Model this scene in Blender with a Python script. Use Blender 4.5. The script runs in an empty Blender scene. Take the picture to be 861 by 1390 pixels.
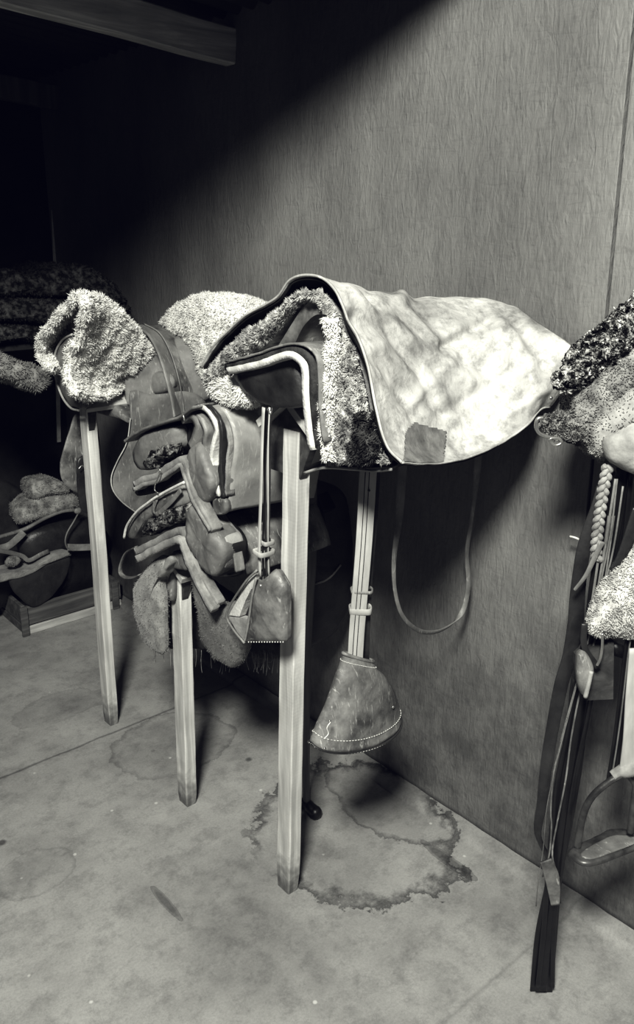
import bpy, math, random
import numpy as np
from mathutils import Vector, noise
random.seed(4); RNG = np.random.default_rng(4)
SC = bpy.context.scene; COL = SC.collection
# ---------------------------------------------------------------- measured view
FPX = 1142.0; TH = math.atan(332/1142.0); YAW = math.atan(1012/1189.0); EYE = 1.6
CT, ST = math.cos(TH), math.sin(TH); CY, SY = math.cos(YAW), math.sin(YAW)
XW = 1.617            # right wall plane
YB = 3.72             # back wall plane
def ray(px, py):
    dx = (px-430.5)/FPX; dy = (650-py)/FPX
    f = CT+dy*ST; z = dy*CT-ST
    return np.array([CY*dx+SY*f, -SY*dx+CY*f, z]), f
def PX(px, py, X):
    d, f = ray(px, py); t = X/d[0]; return np.array([0, 0, EYE])+d*t
def PY(px, py, Y):
    d, f = ray(px, py); t = Y/d[1]; return np.array([0, 0, EYE])+d*t
def PF(px, py, F):
    d, f = ray(px, py); return np.array([0, 0, EYE])+d*(F/f)
def FL(px, py, z=0):
    d, f = ray(px, py); return np.array([0, 0, EYE])+d*((z-EYE)/d[2])
def proj(p):
    p = np.asarray(p)-np.array([0, 0, EYE]); la = CY*p[0]-SY*p[1]; fw = SY*p[0]+CY*p[1]
    de = fw*CT-p[2]*ST; up = fw*ST+p[2]*CT
    return 430.5+FPX*la/de, 650-FPX*up/de
# ---------------------------------------------------------------- curves, grids
def cr(pts, n, closed=False):
    P = [np.asarray(p, float) for p in pts]; m = len(P)
    if m == 2 and not closed:
        return np.array([P[0]+(P[1]-P[0])*t for t in np.linspace(0, 1, n)])
    out = []; segs = m if closed else m-1
    for i in range(segs):
        p1, p2 = P[i], P[(i+1) % m]
        p0 = P[(i-1) % m] if (closed or i > 0) else 2*p1-p2
        p3 = P[(i+2) % m] if (closed or i+2 < m) else 2*p2-p1
        for t in np.linspace(0, 1, 12, endpoint=False):
            out.append(.5*((2*p1)+(-p0+p2)*t+(2*p0-5*p1+4*p2-p3)*t*t+(-p0+3*p1-3*p2+p3)*t**3))
    out.append(P[0] if closed else P[-1])
    A = np.array(out); d = np.r_[0, np.cumsum(np.linalg.norm(np.diff(A, axis=0), axis=1))]
    s = np.linspace(0, d[-1], n+1 if closed else n)
    if closed: s = s[:-1]
    return np.stack([np.interp(s, d, A[:, k]) for k in range(3)], 1)
def loftgrid(stations, nu, nv):
    R = [cr(s, nv) for s in stations]
    G = np.array([cr([r[j] for r in R], nu) if len(R) > 2 else np.array([R[0][j]+(R[1][j]-R[0][j])*t for t in np.linspace(0, 1, nu)]) for j in range(nv)])
    return G.transpose(1, 0, 2)          # nu x nv x 3
def gnorm(G):
    du = np.gradient(G, axis=0); dv = np.gradient(G, axis=1)
    n = np.cross(du, dv); n /= (np.linalg.norm(n, axis=2, keepdims=True)+1e-12); return n
def nz(p, s, seed=0): return noise.noise(Vector((p[0]*s+seed*7.3, p[1]*s-seed*3.1, p[2]*s+seed)))
def fbm(p, s, seed=0, o=3):
    a = 0; w = 1
    for i in range(o): a += w*nz(p, s, seed+i*5); s *= 2.1; w *= .5
    return a
def disp(G, amp, s, seed=0, o=2):
    N = gnorm(G); H = G.copy()
    for i in range(G.shape[0]):
        for j in range(G.shape[1]): H[i, j] += N[i, j]*amp*fbm(G[i, j], s, seed, o)
    return H
def jit(V, amp, s, seed=0):
    return [(v[0]+amp*nz(v, s, seed), v[1]+amp*nz(v, s, seed+11), v[2]+amp*nz(v, s, seed+23)) for v in V]
def gridfaces(nu, nv, off=0, flip=False, wrapv=False):
    F = []
    for i in range(nu-1):
        for j in range(nv if wrapv else nv-1):
            j2 = (j+1) % nv
            q = (off+i*nv+j, off+(i+1)*nv+j, off+(i+1)*nv+j2, off+i*nv+j2)
            F.append(q[::-1] if flip else q)
    return F
def shell(G, t):
    """thick sheet: outer = G, inner = G pushed back by t against the normal"""
    nu, nv = G.shape[:2]; N = gnorm(G)
    if np.isscalar(t): I = G-N*t
    else: I = G-N*t[..., None]
    V = [tuple(v) for v in G.reshape(-1, 3)]+[tuple(v) for v in I.reshape(-1, 3)]
    F = gridfaces(nu, nv)+gridfaces(nu, nv, nu*nv, True); o = nu*nv
    b = [(0, j) for j in range(nv)]+[(i, nv-1) for i in range(1, nu)]+[(nu-1, j) for j in range(nv-2, -1, -1)]+[(i, 0) for i in range(nu-2, 0, -1)]
    for k in range(len(b)):
        a, c = b[k], b[(k+1) % len(b)]; ia, ic = a[0]*nv+a[1], c[0]*nv+c[1]
        F.append((ia, ic, ic+o, ia+o))
    return V, F
def ringgrid(R, cap=True):
    """list of closed rings (m x n x 3)"""
    R = np.array(R); m, n = R.shape[:2]; V = [tuple(v) for v in R.reshape(-1, 3)]
    F = gridfaces(m, n, 0, True, True)
    if cap:
        a = len(V); V.append(tuple(R[0].mean(0))); F += [(a, (j+1) % n, j) for j in range(n)]
        b = len(V); V.append(tuple(R[-1].mean(0))); o = (m-1)*n
        F += [(b, o+j, o+(j+1) % n) for j in range(n)]
    return V, F
def pad(pts, ext, bulge=.01, n=48, taper=.9, rnd=.3, segs=6, jag=0, seed=0, wr=.0022):
    """stuffed solid: closed outline pts, extruded by vector ext, rounded rims"""
    C = cr(pts, n, True); ext = np.array(ext, float); L = np.linalg.norm(ext); e = ext/L; c = C.mean(0)
    if jag: C = np.array([p+(p-c)/np.linalg.norm(p-c)*jag*fbm(p, 60, seed) for p in C])
    rings = []
    for s, d in ((.15, -bulge), (.45, -bulge*.9), (.75, -bulge*.55), (.92, -bulge*.1), (1.0, min(L*rnd, .02))):
        rings.append(c+(C-c)*s+e*d)
    for k in range(1, segs):
        t = k/segs; rings.append(c+(C-c)*(1+(taper-1)*t)+e*(min(L*rnd, .02)+(L-2*min(L*rnd, .02))*t))
    for s, d in ((taper, L-min(L*rnd, .02)), (taper*.85, L-.003), (taper*.4, L)): rings.append(c+(C-c)*s+e*d)
    rings = [r+e*np.array([wr*fbm(p, 22, seed+2)+wr*.6*nz(p, 70, seed) for p in r])[:, None] if k < 5 else r for k, r in enumerate(rings)]
    # face orientation
    nrm = sum(np.cross(C[i]-c, C[(i+1) % n]-c) for i in range(n))
    if np.dot(nrm, e) < 0: rings = [r[::-1] for r in rings]
    return ringgrid(rings)
def sweep(curve, X0, X1, t, drop=0., spread=1., nu=10, nv=36, amp=0, s=8, seed=0, raw=False, flip=False, edge=None):
    """curve: pixel polyline seen on plane X0, sheet runs back to X1"""
    A = np.array([PX(a, b, X0) for a, b in curve]); c = A.mean(0)
    st = []
    for k in range(4):
        q = k/3; B = A.copy(); B[:, 0] = X0+(X1-X0)*q; B[:, 2] -= drop*q*q; B[:, 1] = c[1]+(B[:, 1]-c[1])*(1+(spread-1)*q)
        if edge: B[:, 0] += edge*math.sin(q*3.14)
        st.append(B)
    G = loftgrid(st, nu, nv)
    if flip: G = G[:, ::-1]
    if amp: G = disp(G, amp, s, seed)
    return G if raw else shell(G, t)
def tube(path, r, n=10, m=None, closed=False):
    P = cr(path, m or max(8, len(path)*5), closed); K = len(P)
    r = np.interp(np.linspace(0, 1, K), np.linspace(0, 1, len(r)), r) if not np.isscalar(r) else np.full(K, r)
    T = np.gradient(P, axis=0)
    if closed: T = np.roll(P, -1, 0)-np.roll(P, 1, 0)
    T /= np.linalg.norm(T, axis=1, keepdims=True)+1e-12
    u = np.cross(T[0], [0.3, 0.2, 1.]); u /= np.linalg.norm(u); rings = []
    for k in range(K):
        u = u-T[k]*np.dot(u, T[k]); u /= np.linalg.norm(u)+1e-12; w = np.cross(T[k], u)
        rings.append([P[k]+r[k]*(math.cos(a)*u+math.sin(a)*w) for a in np.linspace(0, 2*math.pi, n, endpoint=False)])
    if closed:
        rings.append(rings[0]); return ringgrid(rings, False)
    V, F = ringgrid(rings); return V, [f[::-1] for f in F]
def ribbon(path, width, t, wdir, m=None, tw=None):
    """flat strap along path; wdir = width direction; tw = list of angles"""
    P = cr(path, m or max(10, len(path)*6)); K = len(P)
    width = np.interp(np.linspace(0, 1, K), np.linspace(0, 1, len(width)), width) if not np.isscalar(width) else np.full(K, width)
    ta = np.zeros(K) if tw is None else np.interp(np.linspace(0, 1, K), np.linspace(0, 1, len(tw)), tw)
    T = np.gradient(P, axis=0); T /= np.linalg.norm(T, axis=1, keepdims=True)+1e-12
    wd = np.array(wdir, float); rings = []
    for k in range(K):
        w = wd-T[k]*np.dot(wd, T[k]); w /= np.linalg.norm(w)+1e-12; nn = np.cross(T[k], w)
        a = ta[k]; w2 = w*math.cos(a)+nn*math.sin(a); n2 = -w*math.sin(a)+nn*math.cos(a)
        h = width[k]/2; b = t/2; c = min(.0012, b*.6)
        rings.append([P[k]+w2*x+n2*y for x, y in ((-h, -b+c), (-h+c, -b), (h-c, -b), (h, -b+c), (h, b-c), (h-c, b), (-h+c, b), (-h, b-c))])
    V, F = ringgrid(rings); return V, [f[::-1] for f in F]
def box(c, s, rz=0, bev=.002):
    """bevelled box, centre c, size s"""
    V = []; F = []; hx, hy, hz = [a/2 for a in s]; b = min(bev, hx*.4, hy*.4, hz*.4)
    ring = lambda x, y, z: [(-x+b, -y, z), (x-b, -y, z), (x, -y+b, z), (x, y-b, z), (x-b, y, z), (-x+b, y, z), (-x, y-b, z), (-x, -y+b, z)]
    R = [ring(hx-b, hy-b, -hz), ring(hx, hy, -hz+b), ring(hx, hy, hz-b), ring(hx-b, hy-b, hz)]
    V, F = ringgrid(np.array(R, float)); F = [f[::-1] for f in F]
    ca, sa = math.cos(rz), math.sin(rz)
    return [(c[0]+x*ca-y*sa, c[1]+x*sa+y*ca, c[2]+z) for x, y, z in V], F
def beam(a, b, w, h, up=(0, 0, 1), bev=.003, n=2, wob=0, seed=0):
    """squared timber between two points, w across, h along up"""
    a = np.array(a, float); b = np.array(b, float); T = (b-a)/np.linalg.norm(b-a)
    u = np.array(up, float); u -= T*np.dot(u, T); u /= np.linalg.norm(u); v = np.cross(T, u); rings = []
    for k in range(n+1):
        p = a+(b-a)*k/n; c = bev
        if wob: p = p+u*wob*nz(p, 3, seed)+v*wob*nz(p, 3, seed+9)
        rings.append([p+v*x+u*y for x, y in ((-w/2+c, -h/2), (w/2-c, -h/2), (w/2, -h/2+c), (w/2, h/2-c), (w/2-c, h/2), (-w/2+c, h/2), (-w/2, h/2-c), (-w/2, -h/2+c))])
    V, F = ringgrid(rings); return V, [f[::-1] for f in F]
def prism(pts, ext):
    P = [np.asarray(p, float) for p in pts]; e = np.array(ext, float); n = len(P)
    V = [tuple(p) for p in P]+[tuple(p+e) for p in P]
    nrm = sum(np.cross(P[i]-P[0], P[(i+1) % n]-P[0]) for i in range(1, n))
    fl = np.dot(nrm, e) > 0
    F = [tuple(range(n)), tuple(range(2*n-1, n-1, -1))]+[((i+1) % n, i, i+n, (i+1) % n+n) for i in range(n)]
    if fl: F = [f[::-1] for f in F]
    return V, F
def ball(c, r, n=8, sq=(1, 1, 1)):
    rings = []
    for k in range(1, n):
        a = math.pi*k/n; rings.append([np.array(c)+np.array([r*sq[0]*math.sin(a)*math.cos(b), r*sq[1]*math.sin(a)*math.sin(b), r*sq[2]*math.cos(a)]) for b in np.linspace(0, 2*math.pi, n+2, endpoint=False)])
    return ringgrid(rings)
def join(*gs):
    V = []; F = []
    for g in gs:
        o = len(V); V += list(map(tuple, g[0])); F += [tuple(i+o for i in f) for f in g[1]]
    return V, F
def tufts(V, F, count, L, r, bend=.6, clump=40, seed=0, mask=None):
    """short woolly curls rooted on a surface, returned as plain mesh"""
    V = np.array(V, float); T = []
    for f in F:
        for k in range(1, len(f)-1): T.append((f[0], f[k], f[k+1]))
    T = np.array(T); A, B, C = V[T[:, 0]], V[T[:, 1]], V[T[:, 2]]
    N = np.cross(B-A, C-A); ar = np.linalg.norm(N, axis=1); N /= (ar[:, None]+1e-12)
    if mask is not None:
        ar = ar*np.array([mask(c, n) for c, n in zip((A+B+C)/3, N)])
    rg = np.random.default_rng(seed+77); idx = rg.choice(len(T), count, p=ar/ar.sum())
    a, b = rg.random(count), rg.random(count); sw = a+b > 1; a[sw] = 1-a[sw]; b[sw] = 1-b[sw]
    P = A[idx]+(B[idx]-A[idx])*a[:, None]+(C[idx]-A[idx])*b[:, None]; n = N[idx]
    D = np.array([[nz(p, clump, seed), nz(p, clump, seed+3), nz(p, clump, seed+6)] for p in P])
    d1 = n+D*bend*1.5+rg.normal(0, .22, (count, 3)); d1 /= np.linalg.norm(d1, axis=1, keepdims=True)
    d2 = d1+D*bend*3+rg.normal(0, .4, (count, 3))+np.array([0, 0, -.35]); d2 /= np.linalg.norm(d2, axis=1, keepdims=True)
    ln = L*(.6+.8*rg.random(count))[:, None]
    u = np.cross(d1, [.31, .7, .2]); u /= np.linalg.norm(u, axis=1, keepdims=True); w = np.cross(d1, u)
    rr = r*(.7+.6*rg.random(count))[:, None]; M = P+d1*ln*.55; E = M+d2*ln*.55
    vs = []
    for base, q in ((P-n*r, 1.), (M, .85)):
        for k in range(3):
            an = k*2.0944; vs.append(base+(u*math.cos(an)+w*math.sin(an))*rr*q)
    vs.append(E); VV = np.stack(vs, 1).reshape(-1, 3); FF = []
    for i in range(count):
        o = i*7
        for k in range(3):
            k2 = (k+1) % 3; FF.append((o+k, o+k2, o+3+k2, o+3+k)); FF.append((o+3+k, o+3+k2, o+6))
    return [tuple(v) for v in VV], FF
# ---------------------------------------------------------------- materials
def ramp(nt, fac, stops):
    n = nt.nodes.new('ShaderNodeValToRGB'); e = n.color_ramp.elements
    while len(e) < len(stops): e.new(.5)
    for k, (p, c) in enumerate(stops):
        e[k].position = p; e[k].color = (c, c, c, 1) if np.isscalar(c) else (*c, 1)
    nt.links.new(fac, n.inputs[0]); return n.outputs[0]
def tex(nt, kind, vec, scale, **kw):
    n = nt.nodes.new(kind); n.inputs['Scale'].default_value = scale
    for k, v in kw.items():
        if k in n.inputs: n.inputs[k].default_value = v
        else: setattr(n, k.lower(), v)
    nt.links.new(vec, n.inputs['Vector']); return n
def maprange(nt, vec, sc, rot=(0, 0, 0), loc=(0, 0, 0)):
    n = nt.nodes.new('ShaderNodeMapping'); n.inputs['Scale'].default_value = sc; n.inputs['Rotation'].default_value = rot; n.inputs['Location'].default_value = loc
    nt.links.new(vec, n.inputs[0]); return n.outputs[0]
def mix(nt, mode, f, a, b):
    n = nt.nodes.new('ShaderNodeMix'); n.data_type = 'RGBA'; n.blend_type = mode
    for s, v in ((n.inputs[0], f), (n.inputs[6], a), (n.inputs[7], b)):
        if hasattr(v, 'links'): nt.links.new(v, s)
        elif np.isscalar(v): s.default_value = v if s == n.inputs[0] else (v, v, v, 1)
        else: s.default_value = (*v, 1)
    return n.outputs[2]
def math_(nt, op, a, b=0., c=0.):
    n = nt.nodes.new('ShaderNodeMath'); n.operation = op
    for s, v in zip(n.inputs, (a, b, c)):
        if hasattr(v, 'links'): nt.links.new(v, s)
        else: s.default_value = v
    return n.outputs[0]
def newmat(name, rough=.7, spec=.3):
    m = bpy.data.materials.new(name); m.use_nodes = True; nt = m.node_tree; b = nt.nodes['Principled BSDF']
    b.inputs['Roughness'].default_value = rough; b.inputs['Specular IOR Level'].default_value = spec
    tc = nt.nodes.new('ShaderNodeTexCoord'); return m, nt, b, tc.outputs['Object']
def bump(nt, b, h, strength=.3, dist=.003, prev=None):
    n = nt.nodes.new('ShaderNodeBump'); n.inputs['Strength'].default_value = strength; n.inputs['Distance'].default_value = dist
    nt.links.new(h, n.inputs['Height'])
    if prev is not None: nt.links.new(prev, n.inputs['Normal'])
    nt.links.new(n.outputs[0], b.inputs['Normal']); return n.outputs[0]
WARM = (1.0, 1.0, .965)
def tint(v): return (v*WARM[0], v*WARM[1], v*WARM[2])
def simple(name, lo, hi, s=12, rough=.6, spec=.35, bs=60, bst=.3, detail=6, scr=0, sheen=0, stretch=(1, 1, 1), bd=.003, contrast=(.35, .65)):
    m, nt, b, v = newmat(name, rough, spec); vv = maprange(nt, v, stretch)
    n = tex(nt, 'ShaderNodeTexNoise', vv, s, Detail=detail, Roughness=.6)
    c = ramp(nt, n.outputs[0], [(contrast[0], tint(lo)), (contrast[1], tint(hi))])
    if scr:
        k = tex(nt, 'ShaderNodeTexNoise', maprange(nt, v, (3, 1, .6), (.4, .3, .8)), 38, Detail=5, Distortion=1.5)
        c = mix(nt, 'MIX', ramp(nt, k.outputs[0], [(.6, 0), (.72, scr)]), c, tint(min(.8, hi*2.4)))
    nt.links.new(c, b.inputs['Base Color'])
    h = tex(nt, 'ShaderNodeTexNoise', vv, bs, Detail=5); bump(nt, b, h.outputs[0], bst, bd)
    if sheen: b.inputs['Sheen Weight'].default_value = sheen
    return m
M = {}
M['leather'] = simple('leather_worn', .06, .27, 14, .5, .45, 120, .35, scr=.5)
M['leather_mid'] = simple('leather_grey', .10, .25, 9, .55, .4, 130, .3, scr=.35)
M['leather_dark'] = simple('leather_dark', .012, .04, 10, .42, .5, 110, .3, scr=.15)
M['leather_black'] = simple('leather_black', .004, .012, 10, .35, .6, 90, .2)
M['leather_pale'] = simple('leather_pale', .22, .5, 10, .6, .35, 120, .3, scr=.3)
M['strap_pale'] = simple('strap_pale', .3, .52, 16, .65, .3, 90, .3, stretch=(1, 1, .25))
M['fender'] = simple('fender_leather', .20, .42, 7, .6, .35, 60, .3, scr=.3)
M['felt'] = simple('felt_grey', .13, .33, 16, .95, .1, 160, .6, sheen=.2)
M['felt_mid'] = simple('felt_mid', .16, .36, 22, .95, .1, 180, .6, sheen=.2)
M['felt_pale'] = simple('felt_pale', .4, .68, 22, .95, .1, 180, .6, sheen=.2)
M['felt_dark'] = simple('felt_dark', .02, .07, 30, .95, .1, 200, .8)
M['stuffing'] = simple('stuffing_torn', .01, .3, 60, .95, .1, 90, 1, bd=.01, contrast=(.42, .62))
M['wool_white'] = simple('wool_white', .6, .84, 30, .95, .1, 200, .2, sheen=.3)
M['wool_grey'] = simple('wool_grey', .07, .52, 45, .95, .1, 200, .2, sheen=.2, contrast=(.36, .6))
M['wool_right'] = simple('wool_right', .36, .6, 30, .95, .1, 200, .2)
M['wool_dim'] = simple('wool_dim', .12, .38, 30, .95, .1, 200, .2)
M['boucle'] = simple('boucle_mottled', .008, .55, 70, .95, .1, 90, .8, bd=.006, contrast=(.42, .64))
M['boucle_dark'] = simple('boucle_dark', .008, .11, 55, .95, .1, 90, .8, bd=.006, contrast=(.42, .7))
M['blanket'] = simple('blanket_grey', .1, .32, 40, .95, .1, 120, .9, bd=.004)
M['cloth'] = simple('cloth_pale', .2, .42, 20, .9, .1, 140, .4)
M['metal'] = simple('metal_dull', .35, .6, 30, .3, .7, 60, .1)
M['metal'].node_tree.nodes['Principled BSDF'].inputs['Metallic'].default_value = .8
M['iron'] = simple('iron_dark', .04, .12, 30, .4, .6, 70, .3)
M['iron'].node_tree.nodes['Principled BSDF'].inputs['Metallic'].default_value = .4
M['rubber'] = simple('rubber_black', .004, .01, 30, .4, .5, 70, .2)
M['thread'] = simple('thread_pale', .55, .75, 90, .8, .2, 90, .3)
def wood(name, lo, hi, axis, rough=.7, saw=0, rot=0., basedark=0):
    m, nt, b, v = newmat(name, rough, .3)
    sc = [22, 22, 22]; sc[axis] = 1.3
    n = tex(nt, 'ShaderNodeTexNoise', maprange(nt, v, sc), 1.6, Detail=7, Roughness=.65, Distortion=.6)
    c = ramp(nt, n.outputs[0], [(.3, tint(lo)), (.5, tint((lo+hi)/2)), (.62, tint(hi))])
    n2 = tex(nt, 'ShaderNodeTexNoise', v, 5, Detail=4)
    c = mix(nt, 'MULTIPLY', .8, c, ramp(nt, n2.outputs[0], [(.3, .7), (.6, 1)]))
    kn = tex(nt, 'ShaderNodeTexVoronoi', maprange(nt, v, (5, 5, 2.2)), 1.9)
    c = mix(nt, 'MULTIPLY', 1, c, ramp(nt, kn.outputs[0], [(.03, .25), (.06, 1)]))
    s = nt.nodes.new('ShaderNodeSeparateXYZ'); nt.links.new(v, s.inputs[0])
    if basedark:
        e = math_(nt, 'ADD', s.outputs[2], math_(nt, 'MULTIPLY', tex(nt, 'ShaderNodeTexNoise', v, 40, Detail=4).outputs[0], .16))
        c = mix(nt, 'MULTIPLY', 1, c, ramp(nt, e, [(.08, .28), (.14, .55), (.2, 1)]))
    nt.links.new(c, b.inputs['Base Color'])
    h = math_(nt, 'ADD', n.outputs[0], math_(nt, 'MULTIPLY', math_(nt, 'SINE', math_(nt, 'MULTIPLY', s.outputs[axis], 700.)), saw))
    bump(nt, b, h, .35, .0025); return m
M['wood_post'] = wood('timber_pale', .38, .72, 2, saw=.04, basedark=1)
M['wood_rail'] = wood('timber_rail', .3, .6, 0)
M['wood_dark'] = wood('timber_dark', .03, .09, 0)
M['wood_beam'] = wood('timber_beam', .3, .75, 0)
M['wood_pole'] = wood('timber_pole', .08, .2, 2)
M['crate'] = wood('crate_wood', .05, .16, 0)
def canvas_mat():
    m, nt, b, v = newmat('canvas_stained', .85, .15)
    n = tex(nt, 'ShaderNodeTexNoise', v, 5, Detail=9, Roughness=.62, Distortion=.8)
    c = ramp(nt, n.outputs[0], [(.34, tint(.18)), (.44, tint(.36)), (.55, tint(.52)), (.68, tint(.6))])
    n2 = tex(nt, 'ShaderNodeTexNoise', v, 34, Detail=8, Roughness=.75)
    c = mix(nt, 'MULTIPLY', .9, c, ramp(nt, n2.outputs[0], [(.36, .6), (.52, 1)]))
    nt.links.new(c, b.inputs['Base Color'])
    w = tex(nt, 'ShaderNodeTexNoise', v, 26, Detail=6, Distortion=1.0); w2 = tex(nt, 'ShaderNodeTexNoise', v, 500, Detail=2)
    p = bump(nt, b, w.outputs[0], .5, .006); bump(nt, b, w2.outputs[0], .25, .001, p); return m
M['canvas'] = canvas_mat()
M['canvas_patch'] = simple('canvas_patch', .12, .24, 30, .85, .15, 140, .4)
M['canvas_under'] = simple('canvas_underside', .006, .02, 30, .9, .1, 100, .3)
def wall_mat():
    m, nt, b, v = newmat('plywood_wall', .62, .3)
    n = tex(nt, 'ShaderNodeTexNoise', maprange(nt, v, (1, 1, .5)), 3.0, Detail=9, Roughness=.62)
    c = ramp(nt, n.outputs[0], [(.3, tint(.12)), (.5, tint(.18)), (.7, tint(.235))])
    fib = tex(nt, 'ShaderNodeTexNoise', maprange(nt, v, (1, 1, .16)), 150, Detail=6, Roughness=.7)
    c = mix(nt, 'MULTIPLY', .4, c, ramp(nt, fib.outputs[0], [(.36, .55), (.55, 1.0)]))
    # fine crossing hairline checks
    cr1 = tex(nt, 'ShaderNodeTexNoise', maprange(nt, v, (1, .22, 1.0)), 85, Detail=4, Distortion=1.2)
    c = mix(nt, 'MULTIPLY', .18, c, ramp(nt, cr1.outputs[0], [(.34, .55), (.42, 1.0)]))
    st = tex(nt, 'ShaderNodeTexNoise', v, 9, Detail=8, Roughness=.75)
    s = nt.nodes.new('ShaderNodeSeparateXYZ'); nt.links.new(v, s.inputs[0])
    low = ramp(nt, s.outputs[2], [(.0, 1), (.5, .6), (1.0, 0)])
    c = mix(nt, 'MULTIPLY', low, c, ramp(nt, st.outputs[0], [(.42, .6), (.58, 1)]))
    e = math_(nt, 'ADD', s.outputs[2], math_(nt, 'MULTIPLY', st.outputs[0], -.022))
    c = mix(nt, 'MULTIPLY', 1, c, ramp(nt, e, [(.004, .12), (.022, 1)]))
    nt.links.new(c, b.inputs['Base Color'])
    vor = tex(nt, 'ShaderNodeTexNoise', maprange(nt, v, (1, 1, .3)), 60, Detail=6, Distortion=1.6)
    p = bump(nt, b, vor.outputs[0], .8, .004); bump(nt, b, cr1.outputs[0], .35, .002, p); return m
M['wall'] = wall_mat()
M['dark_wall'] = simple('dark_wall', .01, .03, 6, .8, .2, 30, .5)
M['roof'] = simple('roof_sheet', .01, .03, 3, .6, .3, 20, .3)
def floor_mat():
    m, nt, b, v = newmat('concrete_floor', .8, .25)
    n = tex(nt, 'ShaderNodeTexNoise', v, 2.6, Detail=10, Roughness=.65)
    c = ramp(nt, n.outputs[0], [(.3, tint(.21)), (.5, tint(.33)), (.7, tint(.43))])
    sp = tex(nt, 'ShaderNodeTexNoise', v, 14, Detail=8, Roughness=.8)
    c = mix(nt, 'MULTIPLY', .7, c, ramp(nt, sp.outputs[0], [(.36, .62), (.52, 1)]))
    fine = tex(nt, 'ShaderNodeTexNoise', v, 160, Detail=4, Roughness=.8)
    c = mix(nt, 'MULTIPLY', .4, c, ramp(nt, fine.outputs[0], [(.35, .6), (.6, 1)]))
    d = tex(nt, 'ShaderNodeTexVoronoi', v, 9)
    c = mix(nt, 'MIX', ramp(nt, d.outputs[0], [(.03, .7), (.055, 0)]), c, tint(.62))
    d2 = tex(nt, 'ShaderNodeTexVoronoi', maprange(nt, v, (1, 1, 1), loc=(3.3, 1.7, 0)), 5)
    c = mix(nt, 'MULTIPLY', ramp(nt, d2.outputs[0], [(.04, .9), (.075, 0)]), c, .3)
    wob = tex(nt, 'ShaderNodeTexNoise', v, 9, Detail=8, Roughness=.7); wob2 = tex(nt, 'ShaderNodeTexNoise', v, 2.5, Detail=2)
    mk = tex(nt, 'ShaderNodeTexNoise', maprange(nt, v, (1, 1, 1), loc=(5, 2, 0)), 4.5, Detail=3)
    msk = ramp(nt, mk.outputs[0], [(.32, .15), (.46, 1)])
    def mixm(a, b_, f): return mix(nt, 'MULTIPLY', f, a, b_)
    def stain(px, py, rx, ry, inner, edge, ang=0, w=.8):
        nonlocal c
        p = FL(px, py); o = nt.nodes.new('ShaderNodeVectorMath'); o.operation = 'SUBTRACT'; nt.links.new(v, o.inputs[0]); o.inputs[1].default_value = (p[0], p[1], 0)
        q = maprange(nt, o.outputs[0], (1/rx, 1/ry, 0), (0, 0, ang)); l = nt.nodes.new('ShaderNodeVectorMath'); l.operation = 'LENGTH'; nt.links.new(q, l.inputs[0])
        r = math_(nt, 'ADD', l.outputs[1], math_(nt, 'MULTIPLY', math_(nt, 'SUBTRACT', wob.outputs[0], .5), w))
        r = math_(nt, 'ADD', r, math_(nt, 'MULTIPLY', math_(nt, 'SUBTRACT', wob2.outputs[0], .5), w))
        c = mixm(c, ramp(nt, math_(nt, 'MULTIPLY', r, .5), [(.30, inner), (.44, (1+inner)/2), (.490, 1-(1-edge)*.9), (.5, edge), (.51, 1)]), msk)
    stain(480, 1120, .26, .33, .92, .32, .5)
    stain(520, 1090, .12, .25, .95, .5, .2, .8)
    stain(235, 1010, .2, .17, .95, .66)
    stain(50, 1185, .10, .08, 1.0, .8)
    stain(80, 960, .16, .1, .8, .8)
    stain(430, 1150, .05, .05, .8, .9); stain(605, 1165, .02, .1, .45, .6, .8); stain(225, 1225, .012, .07, .5, .6, .5)
    # cast joints
    s = nt.nodes.new('ShaderNodeSeparateXYZ'); nt.links.new(v, s.inputs[0])
    yj = (FL(0, 1049)[1]+FL(238, 967)[1])/2
    for yy in (yj, FL(715, 1290)[1]):
        a = math_(nt, 'ABSOLUTE', math_(nt, 'SUBTRACT', s.outputs[1], math_(nt, 'ADD', yy-.01, math_(nt, 'MULTIPLY', wob.outputs[0], .02))))
        c = mix(nt, 'MULTIPLY', 1 if yy == yj else .35, c, ramp(nt, a, [(.0, .4), (.002, .5), (.006, 1)]))
    nt.links.new(c, b.inputs['Base Color'])
    p = bump(nt, b, sp.outputs[0], .25, .004); bump(nt, b, fine.outputs[0], .2, .001, p); return m
M['floor'] = floor_mat()
# ---------------------------------------------------------------- object helpers
def put(name, geo, mat, parent=None, smooth=True, origin=None, sharp=None):
    V, F = geo; V = np.array(V, float)
    if parent is not None: o = np.array(parent['_o'])
    elif origin is not None: o = np.array(origin, float)
    else: o = np.array([(V[:, 0].min()+V[:, 0].max())/2, (V[:, 1].min()+V[:, 1].max())/2, V[:, 2].min()])
    me = bpy.data.meshes.new(name); me.from_pydata([tuple(v) for v in (V-o)], [], F); me.validate(); me.update()
    if smooth: me.polygons.foreach_set('use_smooth', [True]*len(me.polygons))
    if sharp: me.set_sharp_from_angle(angle=math.radians(sharp))
    me.materials.append(M[mat]); ob = bpy.data.objects.new(name, me); COL.objects.link(ob)
    ob['_o'] = [float(a) for a in o]
    if parent is not None:
        ob.parent = parent; ob.location = o-np.array(parent['_o'])
    else: ob.location = o
    return ob
def tag(o, label, cat, group=None):
    o['label'] = label; o['category'] = cat
    if group: o['group'] = group
    return o
def thing(name, label, cat, loc, group=None):
    o = bpy.data.objects.new(name, None); COL.objects.link(o); o.empty_display_size = .05
    o.location = tuple(loc); o['_o'] = [float(a) for a in loc]; return tag(o, label, cat, group)
def struct(name, geo, mat, smooth=False, origin=(0, 0, 0)):
    o = put(name, geo, mat, None, smooth, origin); o['kind'] = 'structure'; return o
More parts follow.
